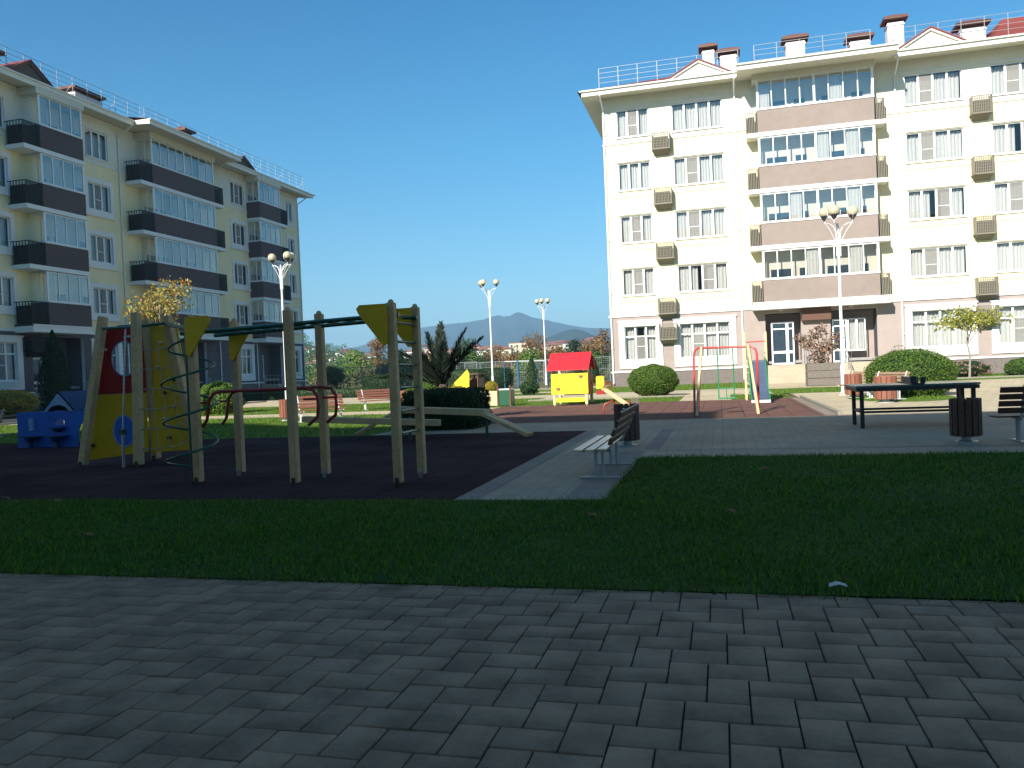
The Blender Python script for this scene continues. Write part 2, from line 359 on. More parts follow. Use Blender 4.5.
# ============================================================ GROUND
def groundmat(name, cols, scales=(.15, 2.5, 30), rough=.95, bump=.4, spec=.15):
    """earth, turf and rubber: three octaves of noise mixing two or three colours"""
    m, nt, b = nodes_of(name); N = nt.nodes; L = nt.links; tc = N.new('ShaderNodeTexCoord'); prev = None
    for i, s in enumerate(scales):
        n = N.new('ShaderNodeTexNoise'); n.inputs['Scale'].default_value = s; n.inputs['Detail'].default_value = 5; n.inputs['Roughness'].default_value = .6
        L.new(tc.outputs['Object'], n.inputs['Vector'])
        if prev is None: prev = n.outputs['Fac']
        else:
            a = N.new('ShaderNodeMath'); a.operation = 'ADD'; L.new(prev, a.inputs[0]); L.new(n.outputs['Fac'], a.inputs[1]); prev = a.outputs[0]
    last = n
    r = N.new('ShaderNodeMapRange'); r.inputs['From Min'].default_value = .38 * len(scales); r.inputs['From Max'].default_value = .62 * len(scales); L.new(prev, r.inputs['Value'])
    cr = N.new('ShaderNodeValToRGB'); e = cr.color_ramp.elements
    while len(e) < len(cols): e.new(.5)
    for i, c in enumerate(cols): e[i].position = i / (len(cols) - 1); e[i].color = (*c, 1)
    L.new(r.outputs[0], cr.inputs[0]); L.new(cr.outputs[0], b.inputs['Base Color']); b.inputs['Roughness'].default_value = rough; b.inputs['Specular IOR Level'].default_value = spec
    bp = N.new('ShaderNodeBump'); bp.inputs['Strength'].default_value = bump; bp.inputs['Distance'].default_value = .02
    L.new(last.outputs['Fac'], bp.inputs['Height']); L.new(bp.outputs[0], b.inputs['Normal']); return m
def brickmat(name, c1, c2, joint, w, h, msize=.01, rough=.85, offset=.5, rot=0., big=.1, spec=.2):
    m, nt, b = nodes_of(name); N = nt.nodes; L = nt.links; tc = N.new('ShaderNodeTexCoord')
    mp = N.new('ShaderNodeMapping'); mp.inputs['Rotation'].default_value = (0, 0, rot); L.new(tc.outputs['Object'], mp.inputs[0])
    br = N.new('ShaderNodeTexBrick'); br.offset = offset; br.inputs['Scale'].default_value = 1; br.inputs['Brick Width'].default_value = w; br.inputs['Row Height'].default_value = h
    br.inputs['Mortar Size'].default_value = msize; br.inputs['Color1'].default_value = (*c1, 1); br.inputs['Color2'].default_value = (*c2, 1); br.inputs['Mortar'].default_value = (*joint, 1)
    L.new(mp.outputs[0], br.inputs['Vector'])
    n = N.new('ShaderNodeTexNoise'); n.inputs['Scale'].default_value = .5; n.inputs['Detail'].default_value = 8; L.new(tc.outputs['Object'], n.inputs['Vector'])
    r = N.new('ShaderNodeMapRange'); r.inputs['From Min'].default_value = .3; r.inputs['From Max'].default_value = .7; r.inputs['To Min'].default_value = 1 - big; r.inputs['To Max'].default_value = 1 + big; L.new(n.outputs['Fac'], r.inputs['Value'])
    v = N.new('ShaderNodeVectorMath'); v.operation = 'SCALE'; L.new(br.outputs['Color'], v.inputs[0]); L.new(r.outputs[0], v.inputs['Scale']); L.new(v.outputs[0], b.inputs['Base Color'])
    b.inputs['Roughness'].default_value = rough; b.inputs['Specular IOR Level'].default_value = spec
    bp = N.new('ShaderNodeBump'); bp.inputs['Strength'].default_value = .5; bp.inputs['Distance'].default_value = .01; bp.invert = True
    L.new(br.outputs['Fac'], bp.inputs['Height']); L.new(bp.outputs[0], b.inputs['Normal']); return m
M['earth'] = groundmat('meadow_earth', [(.05, .06, .02), (.13, .12, .05), (.20, .17, .09)], (.02, .3, 4))
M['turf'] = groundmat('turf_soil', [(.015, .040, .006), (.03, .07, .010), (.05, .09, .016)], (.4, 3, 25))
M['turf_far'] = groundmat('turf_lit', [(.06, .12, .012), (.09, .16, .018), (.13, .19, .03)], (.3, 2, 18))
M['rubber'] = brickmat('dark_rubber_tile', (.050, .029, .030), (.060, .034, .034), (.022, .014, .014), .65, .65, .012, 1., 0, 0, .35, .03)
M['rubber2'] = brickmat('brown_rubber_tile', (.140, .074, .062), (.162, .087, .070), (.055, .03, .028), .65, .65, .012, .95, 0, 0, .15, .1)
M['pave_far'] = brickmat('small_grey_paver', (.37, .275, .195), (.41, .31, .22), (.28, .215, .155), .3, .2, .007, .85, .5, R(90), .12)
M['pave_band'] = brickmat('dark_border_paver', (.25, .205, .165), (.28, .23, .185), (.18, .15, .12), .3, .2, .007, .85, .5, 0, .12)
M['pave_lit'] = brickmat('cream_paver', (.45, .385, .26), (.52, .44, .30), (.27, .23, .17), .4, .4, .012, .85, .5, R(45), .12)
M['asphalt'] = groundmat('asphalt', [(.04, .042, .045), (.06, .06, .062)], (.5, 8, 60))
M['kerb'] = mat('kerb_stone', (.24, .22, .18), .85, .12, 5, bump=.3)
M['joint'] = groundmat('joint_sand', [(.014, .016, .017), (.03, .032, .032)], (2, 30))
M['paver'] = mat('concrete_paver', (.24, .17, .114), .82, .10, 26, bump=.35, bscale=160, spec=.3, big=.24, island=.09)

def sheet(name, x0, x1, y0, y1, z, m, poly=None):
    b = MB(); pl = poly or [(x0, y0), (x1, y0), (x1, y1), (x0, y1)]
    b.raw([(x, y, z) for x, y in pl], [tuple(range(len(pl)))]); return structure(b.build(name, m))
gd = MB()   # one ground sheet to the horizon
gd.raw([(-4000, -400, -.03), (4000, -400, -.03), (4000, 4000, -.03), (-4000, 4000, -.03)], [(0, 1, 2, 3)])
structure(gd.build('ground', 'earth'))
sheet('paving_bed', -26, 22, -12.5, 5.70, -.012, 'joint')
# herringbone pavement of real 0.3 x 0.2 slabs
V = []; F = []; nq = 0
def slab(x0, y0, w, h):
    global nq
    if x0 + w < -13 or x0 > 6.5 or y0 + h < -2 or y0 >= 5.66: return
    g = .0042; h = min(h, 5.69 - y0); dz = rng.normal() * .0009; tx, ty = rng.normal(0, .0010, 2)
    xa, xb, ya, yb = x0 + g, x0 + w - g, y0 + g, y0 + h - g; c = .005
    for (X, Y, Z) in ((xa, ya, -.015), (xb, ya, -.015), (xb, yb, -.015), (xa, yb, -.015), (xa, ya, -.004), (xb, ya, -.004), (xb, yb, -.004), (xa, yb, -.004),
                      (xa + c, ya + c, 0), (xb - c, ya + c, 0), (xb - c, yb - c, 0), (xa + c, yb - c, 0)):
        V.append((X, Y, Z + dz + (tx if X > x0 + w / 2 else -tx) + (ty if Y > y0 + h / 2 else -ty)))
    for q in ((0, 1, 5, 4), (1, 2, 6, 5), (2, 3, 7, 6), (3, 0, 4, 7), (4, 5, 9, 8), (5, 6, 10, 9), (6, 7, 11, 10), (7, 4, 8, 11), (8, 9, 10, 11)): F.append(tuple(i + nq for i in q))
    nq += 12
for i in range(-70, 70):
    for j in range(-60, 60):
        x = .580 + .2 * i + .5 * j; y = 3.742 - .2 * i + .1 * j
        slab(x, y, .2, .3); slab(x + .2, y + .1, .3, .2)
o = fastmesh('pavement', V, F, 'paver'); structure(o)
# lawns, paths and rubber
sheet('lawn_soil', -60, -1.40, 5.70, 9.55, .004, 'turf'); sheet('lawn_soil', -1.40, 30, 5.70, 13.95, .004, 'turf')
sheet('rubber_surface', -25.6, -3.32, 9.55, 20.15, .000, 'rubber')
sheet('path', -3.32, -1.40, 9.55, 20.15, .000, 'pave_far'); sheet('path', -1.40, 45, 13.95, 20.15, .000, 'pave_far')
sheet('path', -9.3, 45, 20.15, 23.55, .000, 'pave_far')
sheet('path_border', -3.32, -3.02, 9.56, 20.15, .004, 'pave_band'); sheet('path_border', -1.92, -1.42, 9.56, 15.0, .004, 'pave_band')
sheet('path_border', -1.45, -1.15, 15.3, 20.1, .004, 'pave_band'); sheet('path_border', -1.1, 40, 15.0, 15.12, .004, 'pave_band')
sheet('rubber_surface', -9.5, 2.78, 23.55, 34.8, .002, 'rubber2')
sheet('path_border', 2.78, 3.10, 23.55, 34.8, .004, 'pave_band')
sheet('plaza_paving', 3.10, 45, 23.55, 45.5, .000, 'pave_lit'); sheet('plaza_paving', -2.0, 45, 45.5, 62, .001, 'pave_lit', [(-2, 46.2), (9, 46.2), (9, 45.5), (45, 45.5), (45, 52.5), (12, 49.6), (9.5, 56), (9.5, 61.9), (-2, 61.9)])
sheet('path', -1.75, .40, 34.8, 39.6, .002, 'pave_lit'); sheet('path', -22, 2.4, 39.6, 46.2, .002, 'pave_lit')
sheet('lawn_turf', 0.40, 2.78, 34.8, 39.6, .003, 'turf_far'); sheet('lawn_turf', -9.5, -1.75, 34.8, 39.6, .003, 'turf_far')
sheet('lawn_turf', 2.4, 6.6, 39.2, 45.6, .006, 'turf_far')
sheet('lawn_turf', -22, 1.5, 46.2, 52.5, .003, 'turf_far', [(-22, 46.2), (1.8, 46.2), (1.8, 61.9), (-8.6, 61.9), (-8.6, 53), (-22, 53)])
sheet('lawn_turf', 0, 0, 0, 0, .006, 'turf_far', [(10, 56), (9.6, 61.9), (45, 61.9), (45, 52.6), (12.2, 49.8)])
isl = [(6.4 + 1.75 * math.cos(a * PI / 12), 32.4 + 3.1 * math.sin(a * PI / 12)) for a in range(24)]
sheet('lawn_turf', 0, 0, 0, 0, .006, 'turf_far', isl)
sheet('lawn_turf', -34, -9.5, 20.15, 31.2, .003, 'turf_far', [(-34, 20.15), (-9.3, 20.15), (-9.3, 31.2), (-34, 31.2)])
sheet('path', -34, -9.5, 31.2, 34.2, .002, 'pave_lit'); sheet('lawn_turf', -34, -9.5, 34.2, 44.0, .003, 'turf_far')
sheet('path', -34, -22, 44, 55, .002, 'pave_lit'); sheet('road', -40, -24, 55, 66, .001, 'asphalt')
sheet('path', -24, -9, 53, 56, .002, 'pave_lit'); sheet('path', -24, -9, 62, 68, .002, 'pave_lit'); sheet('lawn_turf', -24, -8.6, 56, 62, .003, 'turf_far')
sheet('road', -46, -34, 18, 66, .004, 'asphalt'); sheet('lawn_turf', -46.2, -44.2, 20, 84, .35, 'turf_far')
kb = MB()
for (x0, x1, y0, y1) in ((3.1, 3.22, 23.7, 34.7), (-34.15, -34, 20, 55), (-40, -24, 55, 55.15), (-22, 2.4, 46.2, 46.32), (-9.5, -1.75, 39.5, 39.6), (12.2, 45, 52.6, 52.72)):
    kb.box(x0, x1, y0, y1, -.02, .09)
structure(kb.build('kerb', 'kerb', bevel=.01))
kb = MB(); kb.box(-44.35, -44.2, 20, 84, -.02, .36); structure(kb.build('kerb', 'kerb'))
kb = MB(); kb.box(-26.0, -25.6, 9.5, 24, -.02, .07); structure(kb.build('kerb', 'kerb'))

def grass(name, rects, dens, hgt, wid, m, z=.004, lean=.85, yfade=None):
    """blades as tapered quads scattered over rectangles"""
    Ps = []
    for (x0, x1, y0, y1) in rects:
        n = int((x1 - x0) * (y1 - y0) * dens); p = np.stack([x0 + (x1 - x0) * rng.random(n), y0 + (y1 - y0) * rng.random(n)], 1)
        if yfade: p = p[rng.random(n) < np.clip(yfade / p[:, 1], .15, 1) ** 1.5]
        Ps.append(p)
    P = np.concatenate(Ps); n = len(P); a = rng.random(n) * 2 * PI
    pat = .75 + .35 * np.sin(P[:, 0] * 1.7 + np.sin(P[:, 1] * 2.1)) * np.sin(P[:, 1] * 1.3 + 1.2 * np.sin(P[:, 0] * .9))
    h = hgt * (.45 + .9 * rng.random(n) ** 1.5) * np.clip(pat, .55, 1.2); w = wid * (.7 + .6 * rng.random(n))
    dx, dy = np.cos(a), np.sin(a); b = a + rng.normal(0, .9, n) + PI / 2; P = P + rng.normal(0, .03, P.shape); ln = lean * h * (.2 + rng.random(n)); lx, ly = np.cos(b) * ln, np.sin(b) * ln
    z0 = np.full(n, z)
    v0 = np.stack([P[:, 0] - dx * w / 2, P[:, 1] - dy * w / 2, z0], 1); v1 = np.stack([P[:, 0] + dx * w / 2, P[:, 1] + dy * w / 2, z0], 1)
    mx = np.stack([P[:, 0] + lx * .35, P[:, 1] + ly * .35, z0 + h * .6], 1); off = np.stack([dx * w * .35, dy * w * .35, 0 * w], 1)
    tp = np.stack([P[:, 0] + lx, P[:, 1] + ly, z0 + h], 1); o2 = off * .15
    Vv = np.stack([v0, v1, mx + off, mx - off, tp + o2, tp - o2], 1).reshape(-1, 3)
    base = np.arange(n)[:, None] * 6; Fv = np.concatenate([base + np.array([0, 1, 2, 3]), base + np.array([3, 2, 4, 5])])
    return tag(fastmesh(name, Vv, Fv, m), None, None, kind='stuff')
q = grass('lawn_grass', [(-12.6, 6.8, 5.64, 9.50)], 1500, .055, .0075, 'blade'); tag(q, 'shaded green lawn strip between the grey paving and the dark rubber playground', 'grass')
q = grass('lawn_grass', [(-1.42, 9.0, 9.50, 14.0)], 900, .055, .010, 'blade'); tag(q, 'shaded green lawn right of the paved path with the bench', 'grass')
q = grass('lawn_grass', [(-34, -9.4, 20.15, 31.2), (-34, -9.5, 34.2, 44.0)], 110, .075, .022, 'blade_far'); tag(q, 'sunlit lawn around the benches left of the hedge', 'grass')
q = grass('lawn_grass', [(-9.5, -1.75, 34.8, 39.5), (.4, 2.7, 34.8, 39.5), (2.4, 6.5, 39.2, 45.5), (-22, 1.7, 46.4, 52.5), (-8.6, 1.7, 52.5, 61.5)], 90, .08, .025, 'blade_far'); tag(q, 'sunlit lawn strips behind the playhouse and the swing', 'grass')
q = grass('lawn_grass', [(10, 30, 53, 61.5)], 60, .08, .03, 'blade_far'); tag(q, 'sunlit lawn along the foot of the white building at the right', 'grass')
pi = [(x, y) for x, y in ((5.2, 30.3), (5.6, 31)) ]; q = grass('lawn_grass', [(5.1, 7.7, 30.2, 34.6)], 130, .08, .02, 'blade_far'); tag(q, 'small oval grass island under the big round bush', 'grass')
# ============================================================ BUILDINGS
FZ = {1: (2.0, 4.61), 2: (7.0, 9.02), 3: (11.03, 13.10), 4: (15.06, 17.13), 5: (19.12, 21.22)}   # window sill and head of each storey
def wall_mesh(b, u0, u1, holes, zs_mat, ztop, v=0., dep=.28):
    us = sorted({u0, u1} | {h[0] for h in holes} | {h[1] for h in holes}); zs = sorted({0., ztop} | {z for z, _ in zs_mat[1:]} | {h[2] for h in holes} | {h[3] for h in holes})
    for i in range(len(us) - 1):
        for j in range(len(zs) - 1):
            a, c, z0, z1 = us[i], us[i + 1], zs[j], zs[j + 1]; mu, mz = (a + c) / 2, (z0 + z1) / 2
            if any(h[0] < mu < h[1] and h[2] < mz < h[3] for h in holes): continue
            mi = [k for z, k in zs_mat if z <= mz + 1e-6][-1]; b.raw([(a, v, z0), (c, v, z0), (c, v, z1), (a, v, z1)], [(0, 1, 2, 3)], mi)
    for (a, c, z0, z1) in holes:
        b.raw([(a, v, z0), (a, v, z1), (a, v + dep, z1), (a, v + dep, z0)], [(0, 1, 2, 3)], 4); b.raw([(c, v, z0), (c, v + dep, z0), (c, v + dep, z1), (c, v, z1)], [(0, 1, 2, 3)], 4)
        b.raw([(a, v, z1), (c, v, z1), (c, v + dep, z1), (a, v + dep, z1)], [(0, 1, 2, 3)], 4); b.raw([(a, v, z0), (a, v + dep, z0), (c, v + dep, z0), (c, v, z0)], [(0, 1, 2, 3)], 4)
_wc = {}
def window(par, u0, u1, z0, z1, n, fl, sur, v=0., seed=0, transom=False):
    """frame > pane, curtain, insect screen, sill; sur = surround kind"""
    w, h = u1 - u0, z1 - z0; key = (round(w, 2), round(h, 2), n, sur, transom, seed % 5, fl == 5)
    if key in _wc:
        src = _wc[key]; c = src.copy(); COL.objects.link(c); c.parent = par; c.location = (u0, v, z0)
        for ch in list(src.children): d = ch.copy(); COL.objects.link(d); d.parent = c
        return c
    rs = random.Random(seed % 5 * 7 + n); b = MB(); t = .075; y0, y1 = .10, .17
    b.box(0, w, y0, y1, 0, t + .02); b.box(0, w, y0, y1, h - t, h); b.box(0, t, y0, y1, t, h - t); b.box(w - t, w, y0, y1, t, h - t)
    for k in range(1, n): x = w * k / n; b.box(x - .07, x + .07, y0 - .01, y1, t, h - t)
    zt = h * .70
    if transom: b.box(t, w - t, y0 - .005, y1, zt - .05, zt + .05)
    f = b.build('window', 'pvc', par, loc=(u0, v, z0))
    g = MB(); g.raw([(t, .14, t), (w - t, .14, t), (w - t, .14, h - t), (t, .14, h - t)], [(0, 1, 2, 3)]); g.build('pane', 'glass', f)
    sb = MB()
    if sur == 'trim':      # flat lintel and sill mouldings
        lb = MB(); lb.box(-.18, w + .18, -.07, 0, h + .06, h + .17); lb.build('lintel', 'trim', f); lb = MB(); lb.box(-.06, w + .06, -.10, .10, -.09, -.0); lb.build('sill', 'trim', f)
        if fl < 5: lb = MB(); lb.box(-.34, w + .34, -.06, 0, -.52, -.44); lb.build('ledge', 'trim', f)
    elif sur == 'frame':   # wide plaster surround
        e = .32; sb.box(-e, w + e, -.08, 0, h, h + e + .05); sb.box(-e, w + e, -.08, 0, -e - .1, 0); sb.box(-e, 0, -.078, 0, 0, h); sb.box(w, w + e, -.078, 0, 0, h); sb.box(-e - .1, w + e + .1, -.14, 0, -e - .2, -e - .08)
    elif sur == 'big':
        e = .44; sb.box(-e, w + e, -.10, 0, h, h + e); sb.box(-e, w + e, -.10, 0, -.62, 0); sb.box(-e, 0, -.098, 0, 0, h); sb.box(w, w + e, -.098, 0, 0, h); sb.box(-e - .08, w + e + .08, -.16, 0, h + e - .08, h + e + .03); sb.box(-.05, w + .05, -.15, -.1, -.12, -.04)
    if sb.v: sb.build('surround', 'trim', f)
    # curtains hung behind the glass, gathered in folds
    cb = MB(); segs = []
    kinds = rs.choice([[(0, .40), (.60, 1)], [(0, 1)], [(0, .62), (.70, 1)], [(0, 1)], [(0, 1)]])
    for a, c in kinds:
        m_ = max(6, int((c - a) * w * 14)); vv = []; ph = rs.random() * 6
        for i in range(m_ + 1):
            x = t + (w - 2 * t) * (a + (c - a) * i / m_); yy = .42 + .05 * math.sin(i * 1.9 + ph) + .02 * math.sin(i * .7)
            vv += [(x, yy, .04), (x, yy, h - .10)]
        cb.raw(vv, [(2 * i, 2 * i + 2, 2 * i + 3, 2 * i + 1) for i in range(m_)])
    cb.build('curtain', 'curtain2' if seed % 4 == 1 else 'curtain', f, smooth=True)
    if n >= 3 and seed % 5 != 2:
        k = 1 if seed % 5 < 4 else n - 2; x0, x1 = w * k / n + .07, w * (k + 1) / n - .07; nb = MB(); nb.box(x0, x1, .075, .082, .1, (zt if transom else h) - t - .02)
        nb.build('insect_screen', 'net', f); nb = MB(); nb.box(x0, x1, .055, .074, h * .40, h * .40 + .035); nb.build('screen_bar', 'pvc', f)
    _wc[key] = f; return f
_cc = {}
def cage(par, u0, u1, z0, z1, dep, m, v=0., slab=False, sides='lr'):
    """slatted air conditioner basket: slatted front and ends, the case inside, brackets underneath"""
    w, h = u1 - u0, z1 - z0; key = (round(w, 2), round(h, 2), dep, m, slab)
    if key in _cc:
        c = _cc[key].copy(); COL.objects.link(c); c.parent = par; c.location = (u0, v, z0)
        for ch in _cc[key].children: d = ch.copy(); COL.objects.link(d); d.parent = c
        return c
    b = MB(); n = max(6, int(w / .11))
    for z in (0, h - .05): b.box(0, w, -dep, -dep + .045, z, z + .05); b.box(0, .045, -dep, 0, z, z + .05); b.box(w - .045, w, -dep, 0, z, z + .05)
    for k in range(n + 1): x = (w - .05) * k / n; b.box(x, x + .05, -dep - .006, -dep + .03, .02, h - .02)
    for k in range(1, 6): y = -dep + dep * k / 6; b.box(-.006, .03, y - .025, y + .025, .02, h - .02); b.box(w - .03, w + .006, y - .025, y + .025, .02, h - .02)
    if not slab:
        for k in range(1, 6): b.box(.02, w - .02, -dep - .002, -dep + .02, h * k / 6 - .012, h * k / 6 + .012)
        b.box(-.02, w + .02, -dep - .02, 0, -.05, 0); b.raw([(.1, 0, -.05), (w - .1, 0, -.05), (w - .1, 0, -.38), (.1, 0, -.38), (.1, -dep * .75, -.05), (w - .1, -dep * .75, -.05)], [(0, 3, 4), (1, 5, 2), (3, 2, 5, 4)])
    f = b.build('conditioner_cage', m, par, loc=(u0, v, z0)); a = MB()
    if w > .5: a.box(.12, w - .12, -dep + .14, -.12, .06, h - .28); a.build('air_conditioner', 'acbody', f, bevel=.02)
    _cc[key] = f; return f
def bay(par, u0, u1, panes, bl, br, pan, cg, floors=(2, 3, 4, 5), dep=1.2, plain_left=False):
    """stack of glazed balconies: slab, panel, glazing (> pane), cages; u0..u1 glazed width, bl/br side basket widths"""
    for fl in floors:
        zt = {5: 19.60, 4: 15.55, 3: 11.46, 2: 7.36}[fl]; zb = zt - 1.60; hd = {5: 21.72, 4: 17.66, 3: 13.60, 2: 9.50}[fl]
        s = MB(); s.box(u0 - bl, u1 + br, -dep - .06, -.001, zb - (.5 if fl == 2 else .30), zb)
        if fl == 2: s.box(u0 - bl, u1 + br, -dep - .12, -.001, zb - .08, zb + .03)
        s.build('balcony_slab', 'trim', par)
        p = MB(); p.box(u0, u1, -dep, -dep + .08, zb, zt); p.box(u0, u0 + .08, -dep + .08, -.001, zb, zt); p.box(u1 - .08, u1, -dep + .08, -.001, zb, zt); q = p.build('balcony_panel', pan, par)
        cp = MB(); cp.box(u0 - .03, u1 + .03, -dep - .05, -dep + .1, zt, zt + .09); cp.box(u0 - .03, u0 + .09, -dep + .1, -.001, zt, zt + .088); cp.box(u1 - .09, u1 + .03, -dep + .1, -.001, zt, zt + .088); cp.build('coping', 'trim', q)
        f = MB(); z0 = zt + .09; h = hd - z0; fy = -dep + .03
        f.box(u0 + .001, u1 - .001, fy, fy + .07, z0, z0 + .07); f.box(u0 + .001, u1 - .001, fy, fy + .07, hd - .07, hd)
        for k in range(panes + 1):
            x = u0 + .06 + (u1 - u0 - .12) * k / panes; wd = .15 if (k in (0, panes) or (panes > 5 and k == panes // 2)) else .07; f.box(x - wd / 2, x + wd / 2, fy - .012, fy + .08, z0 + .001, hd - .001)
        for x in (u0 + .02, u1 - .09):
            f.box(x, x + .07, fy + .08, -.001, z0, z0 + .06); f.box(x, x + .07, fy + .08, -.001, hd - .06, hd); f.box(x, x + .07, -dep * .55, -dep * .55 + .06, z0, hd)
        g = f.build('balcony_glazing', 'pvc', par)
        for k in range(panes):
            xa = u0 + .06 + (u1 - u0 - .12) * k / panes + .03; xb = xa + (u1 - u0 - .12) / panes - .06
            pb = MB(); pb.raw([(xa, fy + .035, z0 + .05), (xb, fy + .035, z0 + .05), (xb, fy + .035, hd - .05), (xa, fy + .035, hd - .05)], [(0, 1, 2, 3)]); pb.build('pane', 'bayglass', g)
        for x in (u0 + .05, u1 - .05): pb = MB(); pb.raw([(x, fy + .08, z0 + .05), (x, -.01, z0 + .05), (x, -.01, hd - .05), (x, fy + .08, hd - .05)], [(0, 1, 2, 3)]); pb.build('side_pane', 'bayglass', g)
        # curtains and the room window seen through the balcony glass
        bw = MB(); bw.box(u0 + .09, u1 - .09, -.012, -.003, zb + .01, hd - .01); bw.build('balcony_back_wall', 'pale', par)
        for k in range(max(1, panes // 4)):
            xa = u0 + (u1 - u0) * (.08 + k * .5); iw = MB(); iw.box(xa, xa + 1.5, -.05, -.014, zb + 1.1, zb + 2.45); iw.build('balcony_room_window', 'darkglass', par); iw = MB(); iw.box(xa + 2.0, xa + 2.75, -.05, -.014, zb + .1, zb + 2.45); iw.build('balcony_door', 'darkglass', par)
        if panes > 1:
            cu = MB(); rr = random.Random(int(u0 * 10) + fl * 3)
            for k in rr.sample(range(panes), max(1, panes // 3)):
                xa = u0 + (u1 - u0) * k / panes + .1; vv = []
                for i in range(11): vv += [(xa + (u1 - u0) / panes * .8 * i / 10, fy + .22 + .03 * math.sin(i * 2.2), z0), (xa + (u1 - u0) / panes * .8 * i / 10, fy + .22 + .03 * math.sin(i * 2.2), hd - .05)]
                cu.raw(vv, [(2 * i, 2 * i + 2, 2 * i + 3, 2 * i + 1) for i in range(10)])
            cu.build('balcony_curtain', 'curtain', g, smooth=True)
        if bl > .3: cage(par, u0 - bl, u0 - .06, zb, zt, .85 if bl < 1 else dep, cg, slab=True)
        if br > .3: cage(par, u1 + .06, u1 + br, zb, zt, .85 if br < 1 else dep, cg, slab=True)
    c = MB(); c.box(u0 - .28, u1 + .12, -dep - .12, -.001, 21.72, 22.24); c.build('bay_cornice', 'soffit', par)
def eave(par, segs, ztop=22.47):
    """segs: (u0, u1, overhang). fascia with a gutter lip and a boarded soffit"""
    for (u0, u1, ov) in segs:
        b = MB(); b.box(u0, u1, -ov, -ov + .10, ztop - .42, ztop - .10, 0); b.box(u0 - .05, u1 + .05, -ov - .14, -ov + .10, ztop - .10, ztop, 0)
        e = b.build('eave', 'fascia', par); s = MB(); s.raw([(u0, -ov + .10, ztop - .40), (u1, -ov + .10, ztop - .40), (u1, 0, ztop - .22), (u0, 0, ztop - .22)], [(0, 1, 2, 3)])
        for u in (u0, u1): s.raw([(u, -ov + .1, ztop - .40), (u, 0, ztop - .22), (u, 0, ztop), (u, -ov + .1, ztop)], [(0, 1, 2, 3)])
        s.build('soffit', 'soffit', e)
def roof(par, u0, u1, depth, ov=1.6, ztop=22.47, slope=.385, hipl=True, hipr=True, strip=()):
    d = depth / 2 + ov; zr = ztop + slope * d; a, c = u0 - ov, u1 + ov; ya, yb = -ov, depth + ov; ym = depth / 2
    ra = a + (d if hipl else 0); rc = c - (d if hipr else 0)
    b = MB(); b.raw([(a, ya, ztop), (c, ya, ztop), (c, yb, ztop), (a, yb, ztop), (ra, ym, zr), (rc, ym, zr)], [(0, 1, 5, 4), (2, 3, 4, 5), (1, 2, 5), (3, 0, 4)])
    for (s0, s1, o2) in strip: b.raw([(s0, -o2, ztop + .004), (s1, -o2, ztop + .004), (s1, -ov + 1.2, ztop + slope * 1.2 + .02), (s0, -ov + 1.2, ztop + slope * 1.2 + .02)], [(0, 1, 2, 3)])
    return b.build('roof', 'roof', par)
def roof_rail(par, segs):
    for (u0, u1, v, z) in segs:
        b = MB(); n = max(2, round((u1 - u0) / 1.45))
        for k in range(n + 1):
            u = u0 + (u1 - u0) * k / n; b.box(u - .02, u + .02, v - .015, v + .015, z, z + 1.5)
            if k % 3 == 0: b.bar((u, v, z + .95), (u, v + .75, z + .3), .03)
        for h in (.4, .78, 1.14, 1.5): b.box(u0, u1, v - .012, v + .012, z + h - .011, z + h + .011)
        b.build('roof_railing', 'rail', par)
def chimney(par, u, v, w, d, z0, z1, capw=.28):
    b = MB(); b.box(u - w / 2, u + w / 2, v - d / 2, v + d / 2, z0, z1); b.box(u - w / 2 - .06, u + w / 2 + .06, v - d / 2 - .06, v + d / 2 + .06, z1 - .22, z1 - .12)
    f = b.build('chimney', 'trim', par); c = MB(); a = w / 2 + capw; e = d / 2 + capw
    for sx in (-1, 1):
        for sy in (-1, 1): c.box(u + sx * (w / 2 - .06) - .05, u + sx * (w / 2 - .06) + .05, v + sy * (d / 2 - .06) - .05, v + sy * (d / 2 - .06) + .05, z1, z1 + .22, 1)
    c.box(u - w / 2 + .12, u + w / 2 - .12, v - d / 2 + .12, v + d / 2 - .12, z1, z1 + .2, 1)
    c.box(u - a, u + a, v - e, v + e, z1 + .2, z1 + .38, 1); q = [(u - a, v - e, z1 + .38), (u + a, v - e, z1 + .38), (u + a, v + e, z1 + .38), (u - a, v + e, z1 + .38)]
    k = max(0, (w - d) / 2) + .1; c.raw(q + [(u - k, v, z1 + .72), (u + k, v, z1 + .72)], [(0, 1, 5, 4), (1, 2, 5), (2, 3, 4, 5), (3, 0, 4)]); c.build('chimney_cap', ['roof', 'slat_dark'], f)
def dormer(par, u, hw, v, z, hh, back=3.5, m='pale'):
    b = MB(); b.raw([(u - hw, v, z), (u + hw, v, z), (u, v, z + hh)], [(0, 1, 2)]); d = b.build('gable', m, par)
    t = MB(); e = .16
    for s in (-1, 1): t.bar((u + s * (hw + .15), v - .06, z - .02), (u, v - .06, z + hh + .04), .14, .2, up=(0, 1, 0))
    t.box(u - hw - .1, u + hw + .1, v - .12, v - .001, z - .06, z + .08); t.build('gable_trim', 'fascia' if m == 'pale' else 'gable_brown', d)
    r = MB()
    for s in (-1, 1): r.raw([(u + s * (hw + .35), v - .25, z - .08), (u, v - .25, z + hh + .12), (u, v + back, z + hh + .12), (u + s * (hw + .35), v + .9, z - .08), (u + s * (hw + .35), v - .25, z - .0), (u, v - .25, z + hh + .22), (u, v + back, z + hh + .22), (u + s * (hw + .35), v + .9, z)], [(0, 1, 2, 3), (4, 7, 6, 5), (0, 4, 5, 1), (0, 3, 7, 4)])
    r.build('gable_roof', 'roof', d)
